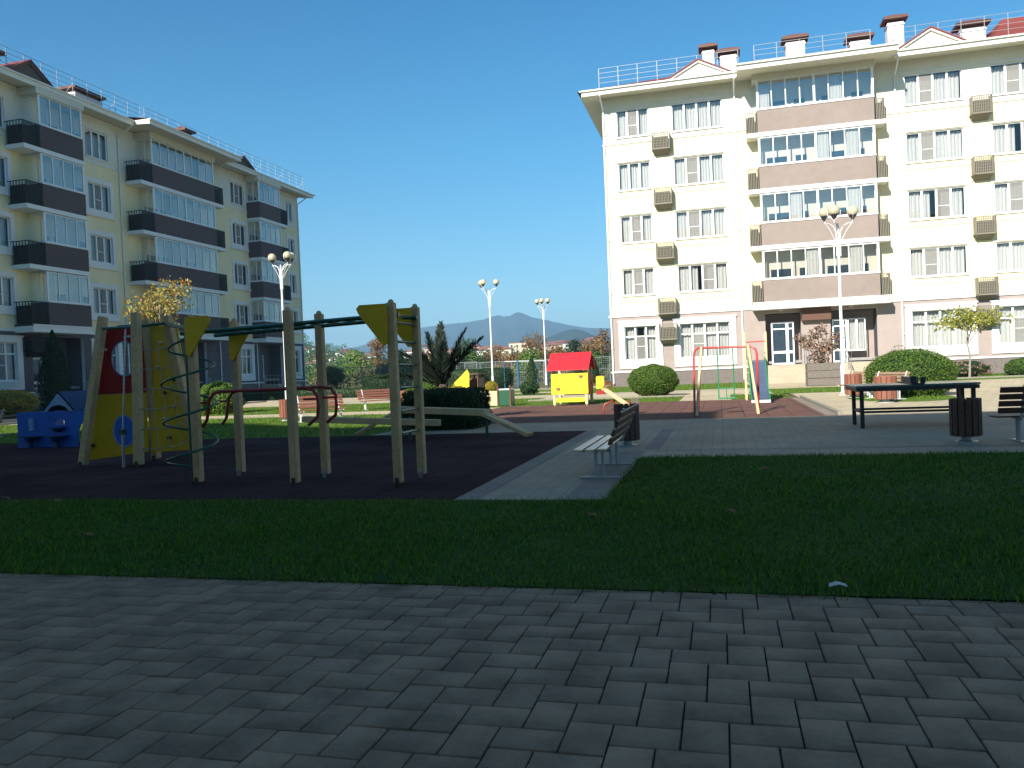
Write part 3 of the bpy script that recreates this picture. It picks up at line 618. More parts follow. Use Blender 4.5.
def pipe(par, u, ov, ztop=22.35, z0=.25, v=-.09):
    b = MB(); b.tube([(u, -ov + .0, ztop - .05), (u, -ov + .02, ztop - .35), (u, v - .02, ztop - 1.15), (u, v, ztop - 1.5), (u, v, z0 + .1), (u, v - .12, z0)], .062, 8)
    for z in (3, 7.2, 11.3, 15.4, 19.4): b.box(u - .09, u + .09, v - .08, -.001, z, z + .05)
    b.build('drainpipe', 'trim', par, smooth=True)
def shell(par, u0, u1, depth, holes, upper, zmats, ground='beige', ztop=22.3):
    b = MB(); wall_mesh(b, u0, u1, holes, zmats, ztop)
    sides = [(0., 0), (1.1, 1), (5.44, 2), (18.66, 3)]
    for (z0, k), z1 in zip(sides, [1.1, 5.44, 18.66, ztop]):
        for u in (u0, u1): b.raw([(u, 0, z0), (u, depth, z0), (u, depth, z1), (u, 0, z1)], [(0, 1, 2, 3)], k)
        b.raw([(u0, depth, z0), (u1, depth, z0), (u1, depth, z1), (u0, depth, z1)], [(0, 1, 2, 3)], k)
    w = b.build('wall', ['plinth', ground, upper, 'pale', 'trim', 'inner'], par)
    # string courses: plinth cap, ground-floor cornice and a moulding under the top storey, butted around openings
    for (z, h, p, nm) in ((1.08, .12, .07, 'plinth_moulding'), (5.36, .16, .09, 'string_course'), (18.60, .09, .07, 'string_course')):
        s = MB(); cuts = sorted([(h_[0], h_[1]) for h_ in holes if h_[2] < z + h and h_[3] > z]); u = u0 - p
        for a, c in cuts:
            if a > u: s.box(u, a, -p, -.002, z, z + h)
            u = max(u, c)
        s.box(u, u1 + p, -p, -.002, z, z + h)
        s.box(u1 + .002, u1 + p, .0, depth, z, z + h); s.box(u0 - p, u0 - .002, 0., depth, z, z + h); s.build(nm, 'trim', par)
    # intermediate floors keep one storey's light out of the next
    f = MB()
    for z in (1.3, 5.35, 9.9, 14.0, 18.15): f.box(u0 + .3, u1 - .3, .6, depth - .1, z, z + .2)
    f.box(u0 + .3, u1 - .3, 3.4, 3.5, 0, ztop); f.build('floor_slab', 'inner', par); return w

# ---- white building at the right, facade facing the playground
RB = root('apartment_building', 'sunlit white five storey apartment building with beige ground floor behind the swing and slide', 'building', (0, 62, 0), 0, 'five storey apartment buildings round the playground')
rw = [(-7.03, -4.60, 3), (-2.86, .81, 4), (13.25, 16.92, 4), (18.69, 22.4, 4), (26., 28.4, 3)]
H = [(a, c, *FZ[f]) for a, c, n in rw for f in (1, 2, 3, 4, 5)]
ENT = [(3.35, 5.85, 1.22, 5.0), (7.85, 11.0, 1.22, 5.0)]
shell(RB, -8.1, 30, 14, H + ENT, 'cream', [(0, 0), (1.1, 1), (5.44, 2), (18.66, 3)])
sd_ = 0
for f in (1, 2, 3, 4, 5):
    for i, (a, c, n) in enumerate(rw):
        sd_ += 1; window(RB, a, c, FZ[f][0], FZ[f][1], n, f, 'big' if f == 1 else 'trim', seed=sd_ * 3 + f + i, transom=(f == 1))
bay(RB, 3.25, 11.05, 8, .78, .72, 'panel', 'cage')
for z0 in (17.80, 13.68, 9.58, 5.42, 3.48): 
    cage(RB, -4.36, -3.02, z0, z0 + 1.18, .75, 'cage'); cage(RB, 17.30, 18.56, z0 + .04, z0 + 1.22, .75, 'cage')
eave(RB, [(-9.5, 1.9, 1.6), (1.9, 12.36, 3.0), (12.36, 31.6, 1.6)]); roof(RB, -8.1, 30, 14, strip=((1.9, 12.36, 3.0),))
b = MB(); b.box(-9.5, -9.4, -1.6, 15.6, 22.05, 22.47); b.box(-9.4, -8.1, -1.5, 15.6, 22.05, 22.12); b.build('side_eave', 'fascia', RB)
roof_rail(RB, [(-8.2, 2.1, -.2, 23.0), (3.2, 11.0, -.9, 22.9), (12.6, 27, -.2, 23.0)])
for (u, v, w, d, z0, z1) in ((.0, 1.3, .85, .9, 23.2, 25.15), (1.45, 1.3, 1.15, .9, 23.2, 24.6), (6.15, .6, 1.3, .9, 22.9, 24.65), (10.5, .6, 1.3, .9, 22.9, 24.1), (12.95, 1.0, 1.05, .9, 23.1, 25.2), (17.8, .8, 1.6, .9, 23.0, 24.0)): chimney(RB, u, v, w, d, z0, z1)
dormer(RB, -.75, 2.15, -1.15, 22.55, 1.1); dormer(RB, 14.75, 2.0, -1.15, 22.55, 1.15)
b = MB(); b.raw([(18.9, -.2, 23.0), (24, -.2, 23.0), (24, 1.6, 24.75), (20.0, 1.6, 24.75)], [(0, 1, 2, 3)]); b.raw([(18.9, -.2, 23.0), (20.0, 1.6, 24.75), (18.9, 1.9, 23.7)], [(0, 1, 2)]); b.box(24, 24.9, -.2, 1.6, 22.9, 25.2, 1); b.build('roof_dormer', ['roof', 'trim'], RB)
for u, ov in ((-8.0, 1.6), (1.72, 1.6), (12.62, 1.6)): pipe(RB, u, ov)
# entrance: recess with doors, porch platform, steps, planter
b = MB(); z0, z1 = 1.22, 5.0; yb = 1.6
b.box(3.35, 11.0, yb, yb + .1, z0, z1, 0); b.box(5.85, 7.85, .3, yb, z0, z1, 0)
b.box(3.25, 3.35, 0.3, yb, z0, z1, 1); b.box(11.0, 11.1, .3, yb, z0, z1, 1); b.box(3.35, 11.0, .3, yb, z1 + .05, z1 + .15, 1); b.box(5.85, 7.85, -.5, -.01, 4.35, 5.28, 2)
E_ = b.build('entrance_recess', ['beige', 'gnd_dark', 'slat_dark'], RB)
def door(par, u0, u1, z0, z1, y, side=True, m='pvc'):
    f = MB(); f.box(u0, u1, y - .08, y, z1 - .1, z1); f.box(u0, u0 + .1, y - .08, y, z0, z1 - .1); f.box(u1 - .1, u1, y - .08, y, z0, z1 - .1); f.box(u0 + .1, u1 - .1, y - .08, y, z0, z0 + .12)
    um = u0 + (u1 - u0) * .70; f.box(um - .1, um + .1, y - .09, y, z0 + .12, z1 - .1); f.box(u0 + .1, um - .1, y - .075, y, z0 + (z1 - z0) * .26, z0 + (z1 - z0) * .32); f.box(um + .1, u1 - .1, y - .075, y, z0 + (z1 - z0) * .26, z0 + (z1 - z0) * .32); f.box(u0 + .1, u1 - .1, y - .075, y, z1 - .55, z1 - .45)
    d = f.build('door', m, par); g = MB(); g.box(u0 + .1, u1 - .1, y - .03, y - .02, z0 + .12, z1 - .1); g.build('door_glass', 'darkglass', d); h = MB(); h.tube([(um - .02, y - .09, z0 + 1.1), (um - .02, y - .2, z0 + 1.15), (um - .02, y - .2, z0 + 1.75), (um - .02, y - .09, z0 + 1.8)], .02, 6); h.build('door_handle', 'steel', d)
door(RB, 3.75, 5.35, 1.22, 4.35, .42); door(RB, 8.0, 9.0, 1.22, 4.35, .42)
window(RB, 9.05, 10.25, 2.0, 4.35, 2, 1, '', v=.28, seed=4)
for u in (4.4, 9.2): b = MB(); b.lathe((u, -.6, 5.10), [(.14, 0), (.16, .05), (.14, .12)], 12); b.build('ceiling_light', 'globe', RB)
b = MB(); b.box(2.6, 11.9, -3.6, -.002, 0, 1.2)
for k in range(7): b.box(2.6, 11.9, -3.6 - .34 * (k + 1), -3.6 - .34 * k - .001, 0, 1.2 - .165 * (k + 1) + .0)
b.build('entrance_steps', 'step', RB)
for u in (5.9, 8.3, 11.85):
    b = MB(); pts = [(u, -6.0, .1), (u, -6.0, 1.05), (u, -3.7, 2.2), (u, -.8, 2.2), (u, -.8, 1.2)]; b.tube(pts, .03, 6); b.tube([(u, -5.9, .6), (u, -3.7, 1.75), (u, -.8, 1.75)], .02, 6)
    for k in range(5): y = -5.6 + k * 1.1; z = min(2.2, 1.05 + (y + 6) * .5); b.tube([(u, y, z), (u, y, z - .95)], .018, 6)
    b.build('handrail', 'steel', RB)

# ---- yellow building at the left, facade in shade
LB = root('apartment_building', 'shaded yellow five storey apartment building with shade-darkened brown balconies along the left side', 'building', (-46.3, 0, .35), R(90), 'five storey apartment buildings round the playground')
lw = [(41.9, 44.28, 3), (51.43, 53.75, 3), (70.2, 72.5, 3), (80.7, 82.1, 2), (35., 37.4, 3)]
H = [(a, c, *FZ[f]) for a, c, n in lw for f in (1, 2, 3, 4, 5)]
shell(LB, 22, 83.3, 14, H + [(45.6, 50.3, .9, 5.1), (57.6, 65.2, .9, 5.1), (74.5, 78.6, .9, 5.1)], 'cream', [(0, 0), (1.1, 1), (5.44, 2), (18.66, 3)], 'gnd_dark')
for f in (1, 2, 3, 4, 5):
    for i, (a, c, n) in enumerate(lw): sd_ += 1; window(LB, a, c, FZ[f][0], FZ[f][1], n, f, 'big' if f == 1 else ('trim' if f == 5 else 'frame'), seed=sd_ * 3 + f + i, transom=(f == 1))
bay(LB, 45.68, 49.55, 4, 1.45, 0, 'panel_shaded', 'cage_dark', dep=1.5); bay(LB, 57.0, 65.4, 8, 1.5, 1.3, 'panel_shaded', 'cage_dark', dep=1.5); bay(LB, 72.9, 76.95, 4, .0, 1.35, 'panel_shaded', 'cage_dark', dep=1.5)
eave(LB, [(20.4, 54.9, 1.6), (54.9, 67.5, 3.1), (67.5, 84.3, 1.5)], 22.55); roof(LB, 22, 83.3, 14, ztop=22.55, strip=((54.9, 67.5, 3.1),))
roof_rail(LB, [(24, 56.8, -.75, 22.9), (57.3, 83.4, -.75, 22.95)])
for (u, v, w, d, z0, z1) in ((43.2, .2, 1.3, 1.1, 22.9, 23.7), (51.6, .2, 2.6, 1.1, 22.9, 23.55), (62.2, -.9, 1.0, .8, 22.9, 23.5), (36, 0, 1.5, 1.1, 22.9, 24.1)): chimney(LB, u, v, w, d, z0, z1)
dormer(LB, 45.6, 1.7, -.9, 22.75, 1.15, m='gable_brown'); dormer(LB, 71.2, 1.8, -.9, 22.7, .95, m='gable_brown')
for u, ov in ((54.85, 1.6), (67.2, 1.6), (73.5, 1.6), (83.1, 1.6)): pipe(LB, u, ov, 22.5)
for a, c, m_ in ((45.6, 50.3, 1), (57.6, 65.2, 2), (74.5, 78.6, 1)):
    b = MB(); b.box(a, c, 1.6, 1.7, .9, 5.1, 0); b.box(a - .1, a, .3, 1.7, .9, 5.1, 0); b.box(c, c + .1, .3, 1.7, .9, 5.1, 0); b.box(a, c, .3, 1.7, 5.12, 5.2, 0); b.box(a, c, -.2, 1.65, .75, .9, 1)
    if m_ == 2: b.box(60.6, 62.4, -.001, 1.6, .91, 5.1, 2)
    b.build('entrance_recess', ['gnd_dark', 'step', 'gnd_dark'], LB)
    door(LB, a + 1.0, a + 2.6, .92, 4.1, 1.55); b = MB(); b.box(a - .3, c + .2, -2.0, -.002, 0, .85); 
    for k in range(5): b.box(a + .2, c - .4, -2.0 - .3 * (k + 1), -2.0 - .3 * k - .001, 0, .85 - .15 * (k + 1))
    b.build('entrance_steps', 'step', LB)
    for u in (a - .1, c - .2):
        b = MB(); b.tube([(u, -3.6, .05), (u, -3.6, .95), (u, -1.9, 1.85), (u, -.3, 1.85), (u, -.3, .86)], .03, 6); b.tube([(u, -3.5, .5), (u, -1.9, 1.4), (u, -.3, 1.4)], .02, 6)
        for k in range(4): b.tube([(u, -1.8 + k * .45, 1.85), (u, -1.8 + k * .45, .86)], .018, 6)
        b.build('handrail', 'steel', LB)
cage(LB, 44.9, 46.7, 4.0, 5.0, .7, 'cage_dark')
b = MB(); b.box(49.6, 51.3, -1.95, -1.8, 1.0, 2.6); b.build('porch_screen', 'trim', LB)
b = MB(); b.tube([(61.5, -1.2, 5.05), (61.5, -1.2, 4.6)], .03, 6); b.ball((61.5, -1.2, 4.4), .28); b.build('porch_lamp', 'globe', LB)

# ---- the building behind the camera whose shadow lies over the foreground
BB = root('apartment_building', 'five storey apartment building standing behind the viewer and shading the foreground', 'building', (0, -14.0, 0), R(180), 'five storey apartment buildings round the playground')
b = MB(); b.box(-34, 70, .0, 14, 0, 22.3); b.build('wall', 'pale', BB)
b = MB(); b.box(-35.5, 71.5, -1.0, 15, 22.3, 22.6); b.raw([(-35.5, -1, 22.6), (71.5, -1, 22.6), (71.5, 15, 22.6), (-35.5, 15, 22.6), (-28, 7, 25.5), (64, 7, 25.5)], [(0, 1, 5, 4), (2, 3, 4, 5), (1, 2, 5), (3, 0, 4)]); b.build('roof', 'roof', BB)
b = MB(); b.box(13.4, 20.6, .2, 5, 22.6, 25.4); b.build('stair_tower', 'pale', BB)
b = MB(); b.raw([(22., .2, 22.6), (44, .2, 22.6), (33, .2, 26.2), (22., 3, 22.6), (44, 3, 22.6), (33, 3, 26.2)], [(0, 1, 2), (5, 4, 3), (0, 2, 5, 3), (1, 4, 5, 2)]); b.build('gable', 'pale', BB)
# ============================================================ CLIMBING FRAME
CF = root('climbing_frame', 'large timber climbing frame with monkey bars, net tower and green spiral pole in the shade', 'climbing frame', (-7.5, 11.5, 0))
def C(b, name, m, **k):   # world-space mesh hung under the frame
    o = b.build(name, m, CF, **k); o.matrix_parent_inverse = Matrix.Translation((7.5, -11.5, 0)); return o
def CP(o): o.matrix_parent_inverse = Matrix.Translation((7.5, -11.5, 0)); return o
xs = (-8.07, -6.27, -4.57); ya, yb = 10.85, 11.78
YN = {-8.07: (11.0, 12.16), -6.27: (10.84, 11.81), -4.57: (10.78, 11.72)}
for x in xs:
    for y in YN[x]:
        b = MB(); b.box(x - .063, x + .063, y - .063, y + .063, .05, 2.66); o = C(b, 'post', 'post', bevel=.018)
        f = MB(); f.box(x - .03, x + .03, y - .078, y - .068, -.02, .13); f.ball((x, y - .082, .09), .02, 6); f.build('foot_bracket', 'steel' if y > 11.5 else 'blkmetal', o); f = MB(); f.ball((x, y, 2.665), .045, 8); f.build('cap', 'post', o)
b = MB()
b.tube([(-8.35, 11.12, 2.42), (-4.5, 10.90, 2.49)], .033, 8); b.tube([(-8.35, 12.0, 2.42), (-4.5, 11.62, 2.49)], .033, 8)
C(b, 'top_rail', 'green', smooth=True)
b = MB()
for k in range(12): x = -7.95 + k * .305; b.tube([(x, 10.9 - (x + 4.5) * .057, 2.43 + (x + 8) * .018), (x, 11.62 - (x + 4.5) * .1, 2.43 + (x + 8) * .018)], .018, 6)
C(b, 'rungs', 'green', smooth=True)
for z in (.75, 1.08, 1.42, 1.76, 2.1, 2.38):
    b = MB(); b.tube([(-4.57, ya + .06, z), (-4.57, yb - .06, z)], .02, 8); b.ball((-4.57, yb - .085, z), .035, 8); b.ball((-4.57, ya + .085, z), .035, 8); C(b, 'ladder_rung', 'green', smooth=True)
def bracket(x, y, s, w=.47, zt=2.64, zb=2.04):
    r = .06; return CP(plate('bracket_board', [(x + s * .0, zb + .04), (x + s * .07, zb), (x + s * (w - .03), zt - .12), (x + s * w, zt - .05), (x + s * (w - .05), zt), (x + s * .02, zt), (x, zt - .04)][::(1 if s > 0 else -1)], [], .022, 'ply_y', CF, Matrix.Translation((0, y, 0)), bevel=.004))
bracket(-4.60, 10.69, -1); bracket(-4.60, 11.63, -1); bracket(-8.12, 10.91, 1, .46, 2.66); bracket(-8.12, 12.07, 1, .42, 2.56, 1.98)
for i, (y, x0, x1) in enumerate(((ya + .22, -8.02, -6.2), (yb - .15, -8.05, -6.18))):   # red parallel bars with dropped ends
    b = MB(); z = 1.47; pts = [(x0 + .02, y, .92), (x0 + .10, y, 1.02), (x0 + .14, y, 1.2), (x0 + .16, y, 1.34), (x0 + .24, y, 1.44), (x0 + .38, y, z), (x1 + .0, y, z), (x1 + .16, y, 1.44), (x1 + .24, y, 1.33), (x1 + .24, y, 1.16), (x1 + .22, y, 1.02), (x1 + .06, y, .90)]
    b.tube(pts, .026, 8); b.tube([(x0, y, 1.3), (x0 + .16, y, 1.3)], .02, 6); b.tube([(x1 + .24, y, 1.3), (x1 + .0, y, 1.3)], .02, 6); o = C(b, 'parallel_bar', 'redtube', smooth=True)
b = MB(); px, py = -8.21, 11.05   # green spiral pole
b.tube([(px, py, -.02), (px, py, 2.44)], .035, 10); C(b, 'spiral_pole', 'green', smooth=True)
b = MB(); pts = []
for i in range(97): a = PI * .1 + i * 2 * PI * 3.75 / 96; t_ = i / 96; r_ = .40 * min(1, t_ * 9 + .12, (1 - t_) * 9 + .12); pts.append((px + r_ * math.cos(a), py + r_ * math.sin(a), .06 + 2.28 * t_))
b.tube(pts, .018, 8); C(b, 'spiral', 'green', smooth=True)
b = MB(); b.tube([(-8.3, 11.05, 2.42), (-8.6, 12.0, 2.52), (-10.8, 13.9, 2.82)], .028, 8); b.tube([(-8.1, 12.1, 2.42), (-9.1, 12.6, 2.6), (-10.8, 14.0, 2.84)], .028, 8); C(b, 'linking_rail', 'green', smooth=True)
# tower of four inward leaning posts
TP = [((-12.73, 13.64), (-12.33, 13.95)), ((-11.28, 13.52), (-11.22, 13.58)), ((-10.47, 14.3), (-10.84, 14.0)), ((-11.75, 14.62), (-11.68, 14.45))]
for i, ((x0, y0), (x1, y1)) in enumerate(TP):
    b = MB(); b.bar((x0, y0, .05), (x1, y1, 3.08 if i < 2 else 3.02), .155, up=(0, 1, 0)); o = C(b, 'post', 'post', bevel=.018)
    f = MB(); f.box(x0 - .035, x0 + .035, y0 - .09, y0 - .06, -.02, .12); f.build('foot_bracket', 'blkmetal', o)
b = MB(); b.tube([(-12.38, 13.9, 2.83), (-11.24, 13.58, 2.80), (-10.82, 13.98, 2.86)], .03, 8); b.tube([(-12.2, 14.2, 2.88), (-11.7, 14.45, 2.9), (-10.85, 14.2, 2.88)], .028, 8); C(b, 'top_rail', 'green', smooth=True)
def frame_m(p0, p1):   # matrix taking plate (x,z) to the vertical plane through p0..p1
    d = Vector((p1[0] - p0[0], p1[1] - p0[1], 0)).normalized(); n = Vector((0, 0, 1)).cross(d)
    return Matrix(((d.x, n.x, 0, p0[0]), (d.y, n.y, 0, p0[1]), (0, 0, 1, 0), (0, 0, 0, 1)))
mA = frame_m((-12.92, 13.93), (-11.76, 14.42)); 
CP(plate('climbing_board', [(.28, 1.47), (1.26, 1.47), (1.26, 2.86), (.54, 2.86)], [ell(.86, 2.20, .24, .36)], .03, 'ply_r', CF, mA))
CP(plate('climbing_board', [(.02, .10), (1.26, .22), (1.26, 1.466), (.28, 1.466)], [ell(.79, .68, .21, .33)], .03, 'ply_y', CF, mA))
for (cx, cz, rx, rz, m_) in ((.86, 2.20, .24, .36, 'bluepale'), (.79, .68, .21, .33, 'bluepale')):
    b = MB(); e = ell(cx, cz, rx, rz, 32); pts = [mA @ Vector((p[0], -.02, p[1])) for p in e]; b.tube(pts + [pts[0]], .016, 6, cap=False); C(b, 'porthole_ring', m_, smooth=True)
mB = frame_m((-11.74, 14.50), (-10.62, 14.50))
CP(plate('climbing_board', [(.0, .20), (1.12, .24), (.76, 2.86), (.04, 2.86)], [], .03, 'ply_y', CF, mB))
for mm, hl in ((mA, [(.50, 2.4, 0), (.36, 2.0, 0), (.31, 1.62, 0), (.98, 2.66, 0), (.16, .42, 1), (1.12, 1.25, 1), (1.14, .95, 0), (1.1, .45, 1)]), (mB, [(.35, 2.5, 0), (.7, 2.3, 1), (.25, 2.0, 0), (.65, 1.72, 1), (.4, 1.45, 1), (.75, 1.4, 0), (.36, .9, 0), (.46, .5, 1), (.9, .85, 1), (.6, 2.62, 0), (.6, 1.15, 0)])):
    for (x, z, dk) in hl:
        b = MB(); c = mm @ Vector((x, -.035, z)); b.ball(tuple(c), .042 if not dk else .05, 8, sz=.75); C(b, 'climbing_hold', 'holdd' if dk else 'hold', smooth=True)
b = MB(); b.tube([(-11.62, 13.5, 0), (-11.62, 13.52, .7)], .03, 8); b.tube([(-11.62, 13.52, .7), (-11.58, 13.7, 2.82)], .016, 8); b.box(-11.67, -11.57, 13.45, 13.57, .66, .76, 1)
for k in range(22): b.ball((-11.61, 13.53 + .0075 * k, .82 + k * .085), .024, 6)
C(b, 'climbing_chain', ['steel', 'green'])
b = MB()   # rope net between the front post and the right post
def npt(i, j): 
    t_ = j / 6; a0 = Vector((-11.18, 13.56, .35 + 2.4 * t_)); a1 = Vector((-10.52 - .3 * t_, 14.2 - .18 * t_, .45 + 2.35 * t_)); p = a0.lerp(a1, i / 4); p.z -= .05 * math.sin(PI * i / 4); p.y += .05 * math.sin(PI * i / 4); return p
for j in range(6): b.tube([npt(i, j) for i in range(5)], .009, 5)
for i in range(1, 4): b.tube([npt(i, j) for j in range(7)], .009, 5)
for j in range(6):
    for i in range(5): b.ball(tuple(npt(i, j)), .022, 6)
C(b, 'climbing_net', 'rope', smooth=True)

# ============================================================ SMALLER PLAY EQUIPMENT
t = root('balance_beam', 'low timber balance beams on green legs with a ramp, behind the monkey bars', 'balance beam', (-7.2, 18.8, 0))
def W(b, t_, name, m, **k):
    o = b.build(name, m, t_, **k); o.matrix_parent_inverse = Matrix.Translation(-t_.location); return o
b = MB(); b.bar((-10.55, 18.8, .57), (-6.62, 18.25, .42), .22, .15); W(b, t, 'beam', 'post', bevel=.01)
b = MB(); b.bar((-8.3, 19.5, .72), (-5.6, 18.95, .60), .30, .16); W(b, t, 'beam', 'post', bevel=.01)
b = MB(); b.bar((-5.7, 18.95, .58), (-4.45, 18.55, .06), .32, .09); W(b, t, 'ramp', 'post', bevel=.01)
b = MB(); b.bar((-8.2, 19.45, .68), (-9.15, 18.9, .12), .26, .08); W(b, t, 'ramp', 'post', bevel=.01)
for (x, y) in ((-5.62, 18.9), (-7.6, 19.3), (-7.45, 18.4), (-10.0, 18.75)): b = MB(); b.tube([(x, y, -.02), (x, y, .56 if x > -9 else .5)], .04, 8); b.ball((x, y, .5), .07, 8); W(b, t, 'leg', 'green', smooth=True)

t = root('play_castle', 'low blue play castle with little gabled roofs, left of the climbing frame', 'playhouse', (-17.6, 18.7, 0))
sd2 = [plate('front_wall', [(-19.48, .0), (-17.42, .0), (-17.42, .40), (-17.32, .62), (-17.14, .73), (-16.96, .66), (-16.86, .4), (-16.86, 0), (-15.6, 0), (-15.6, 1.0), (-19.48, 1.0)], [[(-19.05, .48), (-18.88, .48), (-18.88, .83), (-19.05, .83)], [(-18.18, .62), (-17.85, .62), (-17.85, .75), (-18.02, .82), (-18.18, .75)], ell(-16.32, .60, .15, .20)], .04, 'blue', t, Matrix.Translation((0, 18.55, 0)))]
for o in sd2: o.matrix_parent_inverse = Matrix.Translation(-t.location)
b = MB(); b.box(-19.5, -19.46, 18.58, 20.18, 0, 1.0); W(b, t, 'side_wall', 'blue'); b = MB(); b.box(-15.62, -15.58, 18.58, 20.18, .75, 1.0); b.box(-15.62, -15.58, 18.58, 18.9, 0, .75); W(b, t, 'side_wall', 'blue')
for k, x in enumerate((-18.7, -18.4, -18.1)): pass
for gx, gy, hw, m_ in ((-18.02, 18.52, .50, 'bluepale'), (-17.0, 18.9, .55, 'bluepale')):
    o = plate('gable', [(gx - hw, 1.0), (gx - hw + .12, 1.0), (gx - hw * .5, 1.13), (gx, 1.19), (gx + hw * .5, 1.13), (gx + hw - .12, 1.0), (gx + hw, 1.0), (gx, 1.50)], [], .04, m_, t, Matrix.Translation((0, gy, 0))); o.matrix_parent_inverse = Matrix.Translation(-t.location)
    b = MB(); b.raw([(gx - hw - .06, gy + .02, 1.0), (gx, gy + .02, 1.56), (gx, 20.1, 1.56), (gx - hw - .06, 20.1, 1.0), (gx + hw + .06, gy + .02, 1.0), (gx + hw + .06, 20.1, 1.0)], [(0, 1, 2, 3), (1, 4, 5, 2)]); W(b, t, 'roof', 'bluedark')
for x in (-18.95, -18.05): 
    b = MB(); b.box(x - .33, x + .33, 18.28, 18.52, .30, .33); b.lathe((x, 18.4, 0), [(.1, 0), (.07, .15), (.14, .3)], 10); W(b, t, 'stool', 'bluedark')
b = MB(); b.box(-18.27, -17.8, 18.38, 18.53, .53, .56); b.raw([(-18.2, 18.4, .53), (-17.87, 18.4, .53), (-17.95, 18.5, .42), (-18.12, 18.5, .42)], [(0, 1, 2, 3)]); W(b, t, 'shelf', 'bluedark')
b = MB(); b.box(-19.02, -18.90, 18.47, 18.53, .48, .83); W(b, t, 'shutter', 'bluepale')

t = root('playhouse', 'small playhouse with red gabled roof and bright yellow front board on pale posts', 'playhouse', (-6.25, 34.6, 0))
for (x, y) in ((-6.98, 33.95), (-5.58, 33.95), (-6.98, 35.35), (-5.58, 35.35)):
    b = MB(); b.box(x - .06, x + .06, y - .06, y + .06, .05, 1.62); b.box(x - .03, x + .03, y - .03, y + .03, -.03, .05); W(b, t, 'post', 'postl', bevel=.012)
o = plate('front_board', [(-7.08, .50), (-5.48, .50), (-5.48, 1.38), (-7.08, 1.38)], [], .03, 'ply_yb', t, Matrix.Translation((0, 33.86, 0))); o.matrix_parent_inverse = Matrix.Translation(-t.location)
b = MB(); b.box(-6.9, -5.66, 33.86, 33.9, .16, .34); W(b, t, 'lower_board', 'ply_yb')
def heart(cx, cz, s): return [(cx + s * 16 * math.sin(a) ** 3 / 16, cz + s * (13 * math.cos(a) - 5 * math.cos(2 * a) - 2 * math.cos(3 * a) - math.cos(4 * a)) / 16) for a in [2 * PI * i / 20 for i in range(20)]][::-1]
for (cx, cz) in ((-5.78, 1.23), (-6.78, .72)): o = plate('heart', heart(cx, cz, .10), [], .01, 'slat_red', t, Matrix.Translation((0, 33.835, 0))); o.matrix_parent_inverse = Matrix.Translation(-t.location)
o = plate('side_board', [(34.0, .45), (35.3, .45), (35.3, 1.3), (34.0, 1.3)], [heart(34.7, .95, .12)], .03, 'ply_r', t, Matrix.Rotation(R(90), 4, 'Z') @ Matrix.Translation((0, 5.5, 0))); o.matrix_parent_inverse = Matrix.Translation(-t.location)
b = MB(); b.box(-7.0, -5.55, 34.9, 35.25, .42, .46); W(b, t, 'bench', 'postl')
b = MB()
for s, y0 in ((-1, 33.62), (1, 35.68)): b.raw([(-7.22, y0, 1.52), (-5.40, y0, 1.52), (-5.40, 34.65, 2.24), (-7.22, 34.65, 2.24), (-7.22, y0, 1.56), (-5.40, y0, 1.56), (-5.40, 34.65, 2.29), (-7.22, 34.65, 2.29)], [(0, 1, 2, 3), (7, 6, 5, 4), (0, 4, 5, 1), (0, 3, 7, 4), (1, 5, 6, 2)])
W(b, t, 'roof', 'roofred')
for x in (-6.98, -5.58): o = plate('roof_gable', [(33.9, 1.56), (35.4, 1.56), (34.65, 2.2)], [], .03, 'ply_r', t, Matrix.Rotation(R(90), 4, 'Z') @ Matrix.Translation((0, -x, 0))); o.matrix_parent_inverse = Matrix.Translation(-t.location)

t = root('swing_set', 'red frame swing set with yellow slanting legs and a green hanging seat', 'swing', (.1, 25.4, 0))
ys = 25.6
b = MB(); b.tube([(-.80, 24.85, 0), (-.79, 24.95, .6), (-.78, 25.4, 1.82), (-.75, 25.5, 1.98), (-.65, 25.55, 2.06), (.95, 25.55, 2.03), (1.06, 25.5, 1.95), (1.09, 25.4, 1.8), (1.10, 25.5, .9), (1.12, 26.3, 0)], .035, 8); W(b, t, 'frame', 'redtube2', smooth=True)
for (xb, yb_, xt) in ((-.74, 24.75, -.54), (1.05, 24.85, .84), (-.74, 26.5, -.56), (1.12, 26.6, .86)): b = MB(); b.bar((xb, yb_, .0), (xt, 25.5, 2.08), .07); W(b, t, 'leg', 'postl' if yb_ < 26 else 'redtube2', bevel=.01)
b = MB()
for x in (-.07, .39): b.tube([(x, 25.55, 2.03), (x, 25.55, .5)], .022, 6)
b.tube([(-.07, 25.55, .78), (.39, 25.55, .78)], .018, 6); b.tube([(.16, 25.3, .52), (.16, 25.4, .8)], .016, 6); W(b, t, 'hanger', 'green2', smooth=True)
b = MB(); b.box(-.10, .42, 25.35, 25.7, .46, .50); W(b, t, 'seat', 'green2', bevel=.01)

